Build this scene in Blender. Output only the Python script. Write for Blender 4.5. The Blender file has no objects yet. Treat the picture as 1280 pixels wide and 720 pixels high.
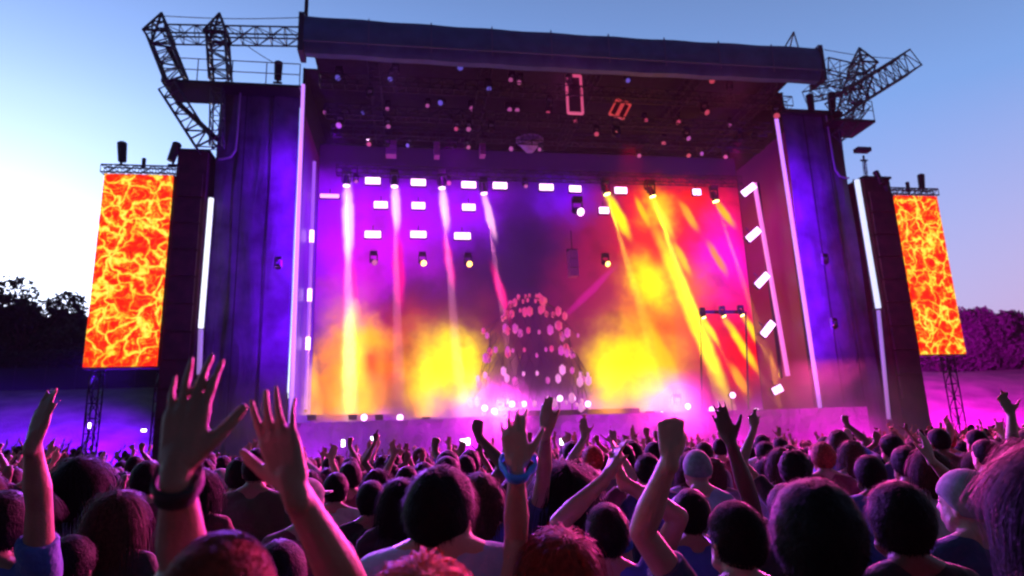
import bpy, math, random, os
import numpy as np
from mathutils import Vector, Matrix, noise
random.seed(7); rng = np.random.default_rng(7)
C = bpy.context.scene
COL = C.collection
PI = math.pi
SKIP = os.environ.get('SKIP', '')          # quick layout tests only

# ------------------------------------------------------------------ camera geometry
TH = math.radians(12.8); RO = math.radians(1.9); FP = 817.0; CZ = 1.8; PHI = math.radians(9)
cF = Vector((0, math.cos(TH), math.sin(TH))); r0 = Vector((1, 0, 0)); u0 = Vector((0, -math.sin(TH), math.cos(TH)))
cR = r0*math.cos(RO) - u0*math.sin(RO); cU = r0*math.sin(RO) + u0*math.cos(RO)
def ray(px, py): return cF + cR*((px-640)/FP) + cU*((360-py)/FP)
def P(px, py, d):
    r = ray(px, py); t = d/r.y
    return Vector((r.x*t, d, CZ + r.z*t))
SO = P(371, 548, 28); SO.z = 0
SU = Vector((math.cos(PHI), math.sin(PHI), 0)); SV = Vector((-math.sin(PHI), math.cos(PHI), 0)); Z = Vector((0, 0, 1))
def W(u, v, z): return SO + SU*u + SV*v + Z*z
def S(px, py, v):
    r = ray(px, py); t = (v + SO.dot(SV) - 0)/r.dot(SV)
    q = Vector((0, 0, CZ)) + r*t - SO
    return q.dot(SU), q.z
def SW(px, py, v):
    u, z = S(px, py, v); return W(u, v, z)
cam = bpy.data.cameras.new('camera'); co = bpy.data.objects.new('camera', cam); COL.objects.link(co)
M = Matrix((cR, cU, -cF)).transposed().to_4x4(); M.translation = (0, 0, CZ); co.matrix_world = M
cam.sensor_width = 36; cam.lens = 36*FP/1280; cam.clip_end = 2000; cam.clip_start = 0.05
cam.dof.use_dof = True; cam.dof.focus_distance = 3.2; cam.dof.aperture_fstop = 2.4
C.camera = co

# ------------------------------------------------------------------ materials
MATS = {}
def mat(name, color=(.5, .5, .5), rough=.6, metal=0., emit=None, strength=1., nscale=0., nmix=.5, bump=0., bscale=40., spec=.5, sheen=0, sss=0.):
    if name in MATS: return MATS[name]
    m = bpy.data.materials.new(name); m.use_nodes = True; nt = m.node_tree; b = nt.nodes['Principled BSDF']
    b.inputs['Base Color'].default_value = (*color, 1); b.inputs['Roughness'].default_value = rough
    b.inputs['Metallic'].default_value = metal; b.inputs['Specular IOR Level'].default_value = spec
    if sheen: b.inputs['Sheen Weight'].default_value = sheen
    if sss:
        b.inputs['Subsurface Weight'].default_value = sss; b.inputs['Subsurface Scale'].default_value = .012
        b.inputs['Subsurface Radius'].default_value = (1, .35, .2)
    tc = nt.nodes.new('ShaderNodeTexCoord')
    if nscale:
        n = nt.nodes.new('ShaderNodeTexNoise'); n.inputs['Scale'].default_value = nscale; n.inputs['Detail'].default_value = 5
        nt.links.new(tc.outputs['Object'], n.inputs['Vector'])
        r = nt.nodes.new('ShaderNodeValToRGB'); r.color_ramp.elements[0].position = .3; r.color_ramp.elements[1].position = .7
        r.color_ramp.elements[0].color = (*[c*(1-nmix) for c in color], 1); r.color_ramp.elements[1].color = (*[min(1, c*(1+nmix)) for c in color], 1)
        nt.links.new(n.outputs['Fac'], r.inputs['Fac']); nt.links.new(r.outputs['Color'], b.inputs['Base Color'])
    if bump:
        n2 = nt.nodes.new('ShaderNodeTexNoise'); n2.inputs['Scale'].default_value = bscale; n2.inputs['Detail'].default_value = 4
        nt.links.new(tc.outputs['Object'], n2.inputs['Vector'])
        bp = nt.nodes.new('ShaderNodeBump'); bp.inputs['Strength'].default_value = bump; bp.inputs['Distance'].default_value = 1.0/bscale
        nt.links.new(n2.outputs['Fac'], bp.inputs['Height']); nt.links.new(bp.outputs['Normal'], b.inputs['Normal'])
    if emit:
        b.inputs['Emission Color'].default_value = (*emit, 1); b.inputs['Emission Strength'].default_value = strength
    MATS[name] = m
    return m

class NB:                                   # tiny node builder
    def __init__(s, nt): s.nt = nt
    def v(s, sock, x):
        if isinstance(x, (int, float)): sock.default_value = x
        elif isinstance(x, (tuple, list)): sock.default_value = x if len(x) == len(sock.default_value) else (*x, 1)
        else: s.nt.links.new(x, sock)
    def m(s, op, a, b=0., c=0., clamp=False):
        n = s.nt.nodes.new('ShaderNodeMath'); n.operation = op; n.use_clamp = clamp
        s.v(n.inputs[0], a); s.v(n.inputs[1], b); s.v(n.inputs[2], c); return n.outputs[0]
    def mix(s, f, a, b, mode='MIX'):
        n = s.nt.nodes.new('ShaderNodeMix'); n.data_type = 'RGBA'; n.blend_type = mode; n.clamp_factor = True
        s.v(n.inputs[0], f); s.v(n.inputs[6], a); s.v(n.inputs[7], b); return n.outputs[2]

# ------------------------------------------------------------------ mesh builder
class MB:
    def __init__(s): s.v = []; s.f = []; s.m = []
    def add(s, vs, fs, mi=0):
        o = len(s.v); s.v += [tuple(p) for p in vs]; s.f += [tuple(i+o for i in f) for f in fs]; s.m += [mi]*len(fs); return s
    def hexa(s, p, mi=0):                   # 8 points: bottom 4, top 4
        return s.add(p, [(3, 2, 1, 0), (4, 5, 6, 7), (0, 1, 5, 4), (1, 2, 6, 5), (2, 3, 7, 6), (3, 0, 4, 7)], mi)
    def box(s, u0_, u1, v0, v1, z0, z1, fn=None, mi=0):
        fn = fn or W
        return s.hexa([fn(u0_, v0, z0), fn(u1, v0, z0), fn(u1, v1, z0), fn(u0_, v1, z0), fn(u0_, v0, z1), fn(u1, v0, z1), fn(u1, v1, z1), fn(u0_, v1, z1)], mi)
    def obox(s, M_, sx, sy, sz, mi=0):      # box centred on matrix
        return s.hexa([M_ @ Vector((x*sx/2, y*sy/2, z*sz/2)) for z in (-1, 1) for x, y in ((-1, -1), (1, -1), (1, 1), (-1, 1))], mi)
    def cone(s, a, b, ra, rb, n=10, caps=True, mi=0, flat=None):
        a = Vector(a); b = Vector(b); d = (b-a).normalized() if (b-a).length > 1e-9 else Vector((0, 0, 1))
        x = d.cross(flat if flat else (Vector((0, 0, 1)) if abs(d.z) < .9 else Vector((0, 1, 0)))).normalized(); y = d.cross(x)
        vs = []
        for p, r in ((a, ra), (b, rb)):
            for k in range(n):
                t = 2*PI*k/n; vs.append(p + x*r*math.cos(t) + y*r*math.sin(t))
        fs = [(k, (k+1) % n, n+(k+1) % n, n+k) for k in range(n)]
        if caps: fs += [tuple(range(n-1, -1, -1)), tuple(range(n, 2*n))]
        return s.add(vs, fs, mi)
    def tube(s, a, b, r, n=6, mi=0): return s.cone(a, b, r, r, n, True, mi)
    def ell(s, c, rad, n=12, m=8, rot=None, mi=0):
        c = Vector(c); vs = [c + (rot @ Vector((0, 0, rad[2])) if rot else Vector((0, 0, rad[2])))]
        for j in range(1, m):
            ph = PI*j/m
            for k in range(n):
                t = 2*PI*k/n; p = Vector((rad[0]*math.sin(ph)*math.cos(t), rad[1]*math.sin(ph)*math.sin(t), rad[2]*math.cos(ph)))
                vs.append(c + (rot @ p if rot else p))
        p = Vector((0, 0, -rad[2])); vs.append(c + (rot @ p if rot else p)); L = len(vs)-1
        fs = [(0, 1+k, 1+(k+1) % n) for k in range(n)]
        for j in range(m-2):
            o = 1+j*n
            fs += [(o+k, o+n+k, o+n+(k+1) % n, o+(k+1) % n) for k in range(n)]
        o = 1+(m-2)*n; fs += [(o+k, L, o+(k+1) % n) for k in range(n)]
        return s.add(vs, fs, mi)
    def capsule(s, a, b, ra, rb, n=12):
        s.cone(a, b, ra, rb, n); s.ell(a, (ra,)*3, n, 8); s.ell(b, (rb,)*3, n, 8); return s
    def loft(s, rings, n=20, mi=0):         # rings: (centre, rx, ry)
        vs = []
        for c, rx, ry in rings:
            for k in range(n):
                t = 2*PI*k/n; vs.append(Vector(c) + Vector((rx*math.cos(t), ry*math.sin(t), 0)))
        fs = []
        for j in range(len(rings)-1):
            o = j*n; fs += [(o+k, o+(k+1) % n, o+n+(k+1) % n, o+n+k) for k in range(n)]
        fs += [tuple(range(n-1, -1, -1)), tuple(range((len(rings)-1)*n, len(rings)*n))]
        return s.add(vs, fs, mi)
    def mesh(s, name, org=Vector((0, 0, 0)), smooth=False):
        me = bpy.data.meshes.new(name)
        me.from_pydata([(p[0]-org.x, p[1]-org.y, p[2]-org.z) for p in s.v], [], s.f)
        if any(s.m): me.polygons.foreach_set('material_index', s.m)
        if smooth: me.polygons.foreach_set('use_smooth', [True]*len(me.polygons))
        me.update(); return me

def props(o, label=None, cat=None, group=None, kind=None):
    for k, x in (('label', label), ('category', cat), ('group', group), ('kind', kind)):
        if x: o[k] = x
    return o
def mkobj(name, me, mats, parent=None, loc=None):
    for m in (mats if isinstance(mats, (list, tuple)) else [mats]):
        if m and len(me.materials) < 8: me.materials.append(m)
    o = bpy.data.objects.new(name, me); COL.objects.link(o)
    if loc is not None: o.location = loc
    if parent: o.parent = parent
    return o
class Thing:                                # an Empty at the base with mesh parts; parts given in world coordinates
    def __init__(s, name, label, cat, base, group=None):
        s.o = bpy.data.objects.new(name, None); s.o.empty_display_size = .2; COL.objects.link(s.o); s.base = Vector(base); s.o.location = s.base
        props(s.o, label, cat, group)
    def part(s, name, mb, m, parent=None, smooth=False, label=None):
        o = mkobj(name, mb.mesh(name, s.base, smooth), m, parent or s.o)
        if label: o['label'] = label
        return o
def single(name, mb, m, base, label, cat, group=None, kind=None, smooth=False):
    base = Vector(base); return props(mkobj(name, mb.mesh(name, base, smooth), m, None, base), label, cat, group, kind)
def light(name, kind, loc, energy, color, parent=None, target=None, size=.1, angle=30, blend=.3):
    L = bpy.data.lights.new(name, kind); L.energy = energy; L.color = color; L.shadow_soft_size = size
    if kind == 'SPOT': L.spot_size = math.radians(angle); L.spot_blend = blend
    o = bpy.data.objects.new(name, L); COL.objects.link(o)
    q = (Vector(target)-Vector(loc)).to_track_quat('-Z', 'Y') if target is not None else None
    o.location = loc
    if q: o.rotation_mode = 'QUATERNION'; o.rotation_quaternion = q
    if parent:
        o.parent = parent; o.matrix_parent_inverse = Matrix.Translation(-Vector(parent.location))
    return o

# ------------------------------------------------------------------ world
w = bpy.data.worlds.new('World'); C.world = w; w.use_nodes = True; nt = w.node_tree
sky = nt.nodes.new('ShaderNodeTexSky'); sky.sky_type = 'NISHITA'; sky.sun_disc = False
SUN_EL, SUN_AZ = math.radians(9.0), math.radians(-40)    # azimuth from +Y, negative = left
sky.sun_elevation = SUN_EL; sky.sun_rotation = SUN_AZ
sky.air_density = 1.0; sky.dust_density = .6; sky.ozone_density = 4.5
nb = NB(nt)
tcw = nt.nodes.new('ShaderNodeTexCoord'); spw = nt.nodes.new('ShaderNodeSeparateXYZ'); nt.links.new(tcw.outputs['Generated'], spw.inputs[0])
s1 = nb.mix(1.0, sky.outputs['Color'], (.96, .96, 1.2), 'MULTIPLY')
s2 = nb.mix(1.0, s1, (.66, .9, 1.35), 'ADD')                     # constant added to brighten the whole sky
low = nb.m('SUBTRACT', 1, nb.m('MULTIPLY', nb.m('ABSOLUTE', nb.m('SUBTRACT', spw.outputs[2], .10)), 3.2), 0, True)
rt = nb.m('MULTIPLY_ADD', spw.outputs[0], 1.6, -.25, True)
s3 = nb.mix(nb.m('MULTIPLY', nb.m('MULTIPLY', low, rt), 1.5, 0, True), s2, (2.7, 2.1, 3.6))    # anti-twilight pink low on the right
bk = nb.m('MULTIPLY_ADD', spw.outputs[1], 1.1, .35, True)          # sky dimmed behind the camera to cut ambient light on the crowd
s4 = nb.mix(nb.m('MULTIPLY_ADD', bk, .86, .14), (0, 0, 0), s3); zen = nb.m('MULTIPLY_ADD', spw.outputs[2], -1.7, 1.72, True)
s5 = nb.mix(zen, (0, 0, 0), s4)  # dimmed overhead as well, for a darker roof and crowd
nt.links.new(s5, nt.nodes['Background'].inputs['Color'])
nt.nodes['Background'].inputs['Strength'].default_value = .15
sd = Vector((math.sin(SUN_AZ)*math.cos(SUN_EL), math.cos(SUN_AZ)*math.cos(SUN_EL), math.sin(SUN_EL)))
L = bpy.data.lights.new('sun', 'SUN'); L.energy = .15; L.angle = math.radians(3); L.color = (1, .8, .7)
so = bpy.data.objects.new('sun', L); COL.objects.link(so); so.rotation_mode = 'QUATERNION'; so.rotation_quaternion = (-sd).to_track_quat('-Z', 'Y'); so.location = (-30, 20, 40)
C.view_settings.view_transform = 'Standard'; C.view_settings.look = 'None'; C.view_settings.exposure = .5; C.view_settings.gamma = 1

# ------------------------------------------------------------------ ground
def gz(x, y):
    q = Vector((x, y, 0))-SO; u = q.dot(SU); v = q.dot(SV)
    def sm(a, b, t): t = max(0, min(1, (t-a)/(b-a))); return t*t*(3-2*t)
    h = 5.6*sm(2, 22, v)*(1-sm(-7, -3, u))
    h += 4.6*sm(0, 22, v)*sm(27, 40, u)
    h += 1.6*sm(26, 44, u)*sm(-14, -2, v)
    h += .5*sm(-16, -4, v)*(1-sm(-13, -8, u))
    h -= .42*sm(4, 20, y)*(1-sm(-1, 5, v))*sm(-9, -1, u)*(1-sm(17, 27, u))
    h += .35*sm(10, 26, y)*(1-sm(-9, -2, u))*(1-sm(-2, 2, v))
    h += .25*noise.noise(Vector((x*.08, y*.08, 0)))*sm(6, 14, v)
    return h
xs = list(np.arange(-60, 75.1, 1.5)); ys = list(np.arange(-6, 75.1, 1.5))
xs = [-220, -150, -100] + xs + [100, 150, 220]; ys = [-60, -30, -15] + ys + [90, 120, 180]
g = MB(); nx, ny = len(xs), len(ys)
g.add([(x, y, gz(x, y)) for y in ys for x in xs], [(j*nx+i, j*nx+i+1, (j+1)*nx+i+1, (j+1)*nx+i) for j in range(ny-1) for i in range(nx-1)])
mg = mat('grass_ground', (.10, .10, .055), .95, nscale=.6, nmix=.45, bump=.6, bscale=9)
props(mkobj('ground', g.mesh('ground', smooth=True), mg), kind='structure')

# ------------------------------------------------------------------ stage materials
black = mat('black_fabric', (.012, .011, .016), .9, nscale=3, nmix=.4)
dark_metal = mat('dark_metal', (.035, .035, .045), .45, .6)
truss_m = mat('truss_aluminium', (.10, .105, .14), .45, .5, nscale=4, nmix=.3)
canopy_m = mat('canopy_vinyl', (.05, .13, .34), .6, nscale=1.3, nmix=.2, bump=.05, bscale=1.2)
lamp_case = mat('lamp_casing', (.02, .02, .025), .4, .2)
def scrim():
    m = mat('scrim_mesh', (.075, .05, .10), .85); nt = m.node_tree; b = nt.nodes['Principled BSDF']; nb = NB(nt)
    tc = nt.nodes.new('ShaderNodeTexCoord')
    mp = nt.nodes.new('ShaderNodeMapping'); mp.inputs['Scale'].default_value = (1, 1, .28); nt.links.new(tc.outputs['Object'], mp.inputs['Vector'])
    n = nt.nodes.new('ShaderNodeTexNoise'); n.inputs['Scale'].default_value = 1.1; n.inputs['Detail'].default_value = 3; n.inputs['Distortion'].default_value = 1.2
    nt.links.new(mp.outputs[0], n.inputs['Vector'])
    bp = nt.nodes.new('ShaderNodeBump'); bp.inputs['Strength'].default_value = .6; bp.inputs['Distance'].default_value = .22
    nt.links.new(n.outputs['Fac'], bp.inputs['Height']); nt.links.new(bp.outputs['Normal'], b.inputs['Normal'])
    n2 = nt.nodes.new('ShaderNodeTexNoise'); n2.inputs['Scale'].default_value = .6; n2.inputs['Detail'].default_value = 4
    nt.links.new(tc.outputs['Object'], n2.inputs['Vector'])
    nt.links.new(nb.mix(nb.m('MULTIPLY_ADD', n2.outputs['Fac'], 3, -1.0, True), (.03, .02, .04), (.11, .08, .14)), b.inputs['Base Color'])
    return m
scrim_m = scrim()
def emis(name, color, strength, base=(.5, .5, .5)): return mat(name, base, .4, emit=color, strength=strength)
lilac = emis('lilac_tube', (.55, .20, 1), 1.0); violet = emis('violet_tube', (.4, .10, 1), .6)
cold_white = emis('cold_white_tube', (.85, .88, 1), 1.0); white_pink = emis('white_pink_lens', (1, .5, 1), 3)
amber = emis('amber_lens', (1, .5, .08), 4); yellow_l = emis('yellow_lens', (1, .75, .15), 8); pink_l = emis('pink_lens', (1, .12, .35), 1.5)
dim_blue = emis('dim_blue_lens', (.12, .12, .9), .35); dim_pink = emis('dim_pink_lens', (.75, .12, .45), .3); dim_red = emis('dim_red_lens', (.9, .06, .12), .35)
white_l = emis('phone_screen', (.95, .9, 1), 6)

# ------------------------------------------------------------------ truss
def truss(name, a, b, wd, label, cat='truss', group=None, m=None, bay=None, taper=1., chord_r=.035, parent=None):
    a = Vector(a); b = Vector(b); d = (b-a).normalized()
    x = d.cross(Z); x = SU.copy() if x.length < .2 else x.normalized(); y = d.cross(x)
    n = max(2, int((b-a).length/(bay or wd)))
    T = Thing(name, label, cat, a if a.z < b.z else b, group) if not parent else None
    def corner(k, t):
        sx, sy = ((-1, -1), (1, -1), (1, 1), (-1, 1))[k]; s_ = wd/2*(1+(taper-1)*t)
        return a.lerp(b, t) + x*sx*s_ + y*sy*s_
    for k in range(4):
        T.part('chord', MB().tube(corner(k, 0), corner(k, 1), chord_r, 6), m or truss_m) if T else parent.part('chord', MB().tube(corner(k, 0), corner(k, 1), chord_r, 6), m or truss_m)
    br = MB()
    for i in range(n+1):
        t = i/n
        for k in range(4):
            br.tube(corner(k, t), corner((k+1) % 4, t), chord_r*.6, 4)
            if i < n:
                t2 = (i+1)/n
                if (i+k) % 2: br.tube(corner(k, t), corner((k+1) % 4, t2), chord_r*.6, 4)
                else: br.tube(corner((k+1) % 4, t), corner(k, t2), chord_r*.6, 4)
    (T or parent).part('bracing', br, m or truss_m)
    return T or parent

# ------------------------------------------------------------------ stage deck, roof, wings
T = Thing('stage_deck', 'raised black stage floor with a violet skirt glowing magenta below the show', 'stage', W(12, 4, 0))
T.part('deck_floor', MB().box(-.6, 25.4, -1.2, 11, 2.35, 2.6), black)
skirt_m = mat('skirt_fabric', (.5, .10, .55), .8, nscale=.7, nmix=.25, bump=.8, bscale=1.4)
sk = MB(); N = 120
sk.add([W(-.6+26*i/N, -1.30 - .07*math.sin(i*1.9)-.04*math.sin(i*.7), z) for z in (0.02, 2.62) for i in range(N+1)], [(i, i+1, N+2+i, N+1+i) for i in range(N)])
T.part('skirt', sk, skirt_m, smooth=True)

# roof
ZB, ZT = 18.2, 19.95
T = Thing('stage_roof', 'long navy blue canopy roof of the main stage with a rolled front edge', 'roof', W(12, 4, ZB))
fa = MB(); NU = 40; prof = []
for i in range(15):
    t = i/14; ang = -PI/2 + PI*t*.98
    prof.append((-2.95 - .38*math.cos(ang)**.8 if abs(ang) < PI/2 else -2.95, ZB + (ZT-ZB)*t))
prof += [(-2.3, ZT+.12), (1, ZT+.5), (12, ZT+.2), (12, ZT-.2), (1, ZT-.15), (-2.3, ZT-.35), (-2.6, ZB)]
n_ = len(prof); U0_, U1_ = .15, 24.35
fa.add([W(U0_+(U1_-U0_)*i/NU, p[0] + .03*math.sin(i*1.3), p[1] - .08*math.sin(PI*i/NU)) for i in range(NU+1) for p in prof],
       [(i*n_+j, (i+1)*n_+j, (i+1)*n_+(j+1) % n_, i*n_+(j+1) % n_) for i in range(NU) for j in range(n_)])
fa.add([W(U0_, p[0], p[1]) for p in prof], [tuple(range(n_))]); fa.add([W(U1_, p[0], p[1]) for p in prof], [tuple(range(n_-1, -1, -1))])
T.part('canopy', fa, canopy_m)
seam = MB()
for z in (ZB+.28, ): seam.box(U0_, U1_, -3.42, -3.36, z, z+.07)
for k in range(1, 9): seam.box(U0_+k*2.7, U0_+k*2.7+.05, -3.36, -3.32, ZB+.1, ZT-.2)
T.part('seam_strip', seam, mat('seam', (.10, .14, .34), .5))
for u in (U0_-.25, U1_+.02):
    T.part('end_cap', MB().box(u, u+.23, -3.2, -2.2, ZB-.05, ZT+.05), mat('end_cap', (.03, .04, .09), .5))
for u in (-.5, 24.65):
    T.part('side_drape', MB().box(u, u+.1, .7, 11.5, 17.42, ZT-.3), black)
T.part('rear_lining', MB().box(-.5, 24.8, .7, 11.8, ZT-.36, ZT-.32), black)
T.part('lower_lining', MB().box(.2, 24.3, -2.9, 11.8, ZT-.42, ZT-.36), black)
mast = single('roof_mast', MB().tube(W(.1, -2.6, ZT), W(.1, -2.6, ZT+2.6), .09, 8), dark_metal, W(.1, -2.6, ZT), 'thin dark mast standing on the left end of the stage roof', 'mast')
# back wall drape above screen
single('back_drape', MB().box(-.8, 25, 9.3, 9.4, 2.6, ZT-.45), black, W(12, 9.3, 2.6), 'wide black drape hanging behind the video wall at the back of the stage', 'drape')
def side_wall_mat(name, c1, c2):  # coloured stage glow painted as emission on the added side walls
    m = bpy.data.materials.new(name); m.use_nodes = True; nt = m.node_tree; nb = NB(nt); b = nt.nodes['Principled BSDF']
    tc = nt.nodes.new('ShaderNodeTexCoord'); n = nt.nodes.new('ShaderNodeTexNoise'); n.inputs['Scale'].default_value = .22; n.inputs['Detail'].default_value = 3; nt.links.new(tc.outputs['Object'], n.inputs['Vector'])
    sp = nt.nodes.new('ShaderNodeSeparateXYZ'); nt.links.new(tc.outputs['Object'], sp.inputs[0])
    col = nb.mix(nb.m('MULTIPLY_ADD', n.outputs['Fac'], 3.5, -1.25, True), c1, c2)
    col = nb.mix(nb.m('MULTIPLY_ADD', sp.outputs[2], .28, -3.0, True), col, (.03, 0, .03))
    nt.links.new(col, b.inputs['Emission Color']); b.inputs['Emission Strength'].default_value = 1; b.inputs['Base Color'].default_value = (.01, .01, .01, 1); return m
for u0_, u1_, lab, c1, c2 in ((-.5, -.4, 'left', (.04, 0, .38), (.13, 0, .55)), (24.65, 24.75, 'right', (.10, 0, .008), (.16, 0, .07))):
    single('painted_side_wall', MB().box(u0_, u1_, .6, 6.28, 2.6, 17.4), side_wall_mat('painted_wall_glow', c1, c2), W(u0_, 4, 2.6), f'tall added wall with painted glow closing the {lab} side of the stage inside the show', 'video screen')
for i in (2,):
    bd = MB(); v = 6.6; zz = ZT-.45; n = 90
    bot = 18.5
    bd.add([W(.3+24*k/n, v+.08*math.sin(k*1.7), z) for z in (bot, zz) for k in range(n+1)], [(k, k+1, n+2+k, n+1+k) for k in range(n)])
    single('border_drape', bd, mat('maroon_drape', (.028, .008, .014), .9), W(12, v, bot), ['front', 'middle', 'rear'][i] + ' dark maroon border drape hanging under the stage roof', 'drape', smooth=True)

# wings
for side, ua, ub, lab in (('l', -4.05, -.5, 'left'), ('r', 24.2, 27.55, 'right')):
    T = Thing('wing_wall', f'tall dark mesh wing wall lit violet on the {lab} of the stage opening', 'wing wall', W((ua+ub)/2, .3, 0))
    wv = MB(); nu, nz = 14, 44
    wv.add([W(ua+(ub-ua)*i/nu, .25+.10*math.sin(i*1.1+j*.13)*math.sin(j*.21+i*.5), 18.05*j/nz) for j in range(nz+1) for i in range(nu+1)],
           [(j*(nu+1)+i, j*(nu+1)+i+1, (j+1)*(nu+1)+i+1, (j+1)*(nu+1)+i) for j in range(nz) for i in range(nu)])
    T.part('scrim', wv, scrim_m, smooth=True)
    T.part('side_panel', MB().box(ua-.03 if side == 'l' else ub-.05, ua+.05 if side == 'l' else ub+.03, .5, 6, 0, 18.0), black)
    T.part('top_beam', MB().box(ua-.1, ub+.1, .0, .5, 18.05, 18.3), dark_metal)
    T.part('ballast_box', MB().box(ua+.3, ub-.3, -.4, .1, 0, 1.0), dark_metal)
    # bent cable hanging down the scrim
    cu = (ua+.9 if side == 'l' else ub-.9); cs = -1 if side == 'l' else 1
    cb = MB(); pts = [W(cu, .02, 18.0), W(cu+.02*cs, .02, 15.6), W(cu+.05*cs, .02, 14.9), W(cu+.25*cs, .02, 14.55), W(cu+.6*cs, .02, 14.45), W(cu+.75*cs, .02, 14.45)]
    for a, b in zip(pts, pts[1:]): cb.tube(a, b, .055, 6)
    T.part('cable', cb, mat('cable_jacket', (.35, .22, .38), .5))
    sm_ = MB()
    for k in range(1, 3): sm_.box(ua+k*(ub-ua)/3, ua+k*(ub-ua)/3+.04, .075, .105, .3, 18)
    T.part('scrim_seam', sm_, black)

# ------------------------------------------------------------------ light strips
def strip(pa, pb, v, r, m, label, name='light_strip', blobs=()):
    (ua, za), (ub, zb) = S(*pa, v), S(*pb, v); u = (ua+ub)/2
    T = Thing(name, label, 'light strip', W(u, v, zb))
    T.part('tube', MB().tube(W(ua, v, za), W(ub, v, zb), r, 10), m, smooth=True)
    T.part('mounting_rail', MB().box(u-r*.8, u+r*.8, v+r+.02, v+r+.1, zb-.1, za+.1), dark_metal)
    for f, m2 in blobs:
        z = za+(zb-za)*f; T.part('bright_cell', MB().cone(W(ua+(ub-ua)*f, v, z+.3), W(ua+(ub-ua)*f, v, z-.3), r*1.25, r*1.25, 10), m2, smooth=True)
    return T
sL = strip((379, 106), (363, 546), -.25, .085, lilac, 'tall lilac light strip at the left edge of the stage opening')
sR = strip((970, 145), (1027, 522), -.25, .095, lilac, 'tall lilac light strip at the right edge of the stage opening')
strip((393, 202), (382, 512), 3.0, .085, violet, 'thin violet light strip just inside the left edge, brighter in three spots', blobs=((.32, white_pink), (.56, white_pink), (.75, white_pink)))
strip((943, 229), (985, 470), 3.0, .12, emis('pink_tube', (.85, .16, .7), .8), 'thin pink light strip just inside the right edge with slanted lamps')
strip((264, 248), (251, 410), -.1, .11, cold_white, 'cold white light strip beside the left speaker tower')
strip((1071, 225), (1098, 385), -.1, .13, emis('pale_tube', (.62, .7, .95), .9), 'pale white light strip beside the right speaker tower')
strip((251, 412), (249, 468), -.1, .10, emis('dim_lilac_tube', (.35, .18, .6), .6), 'dim lilac light strip under the cold white one on the left')
strip((1098, 388), (1111, 524), -.1, .09, emis('dim_lilac_tube', (.35, .18, .6), .6), 'dim lilac light strip under the pale one on the right')

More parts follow.
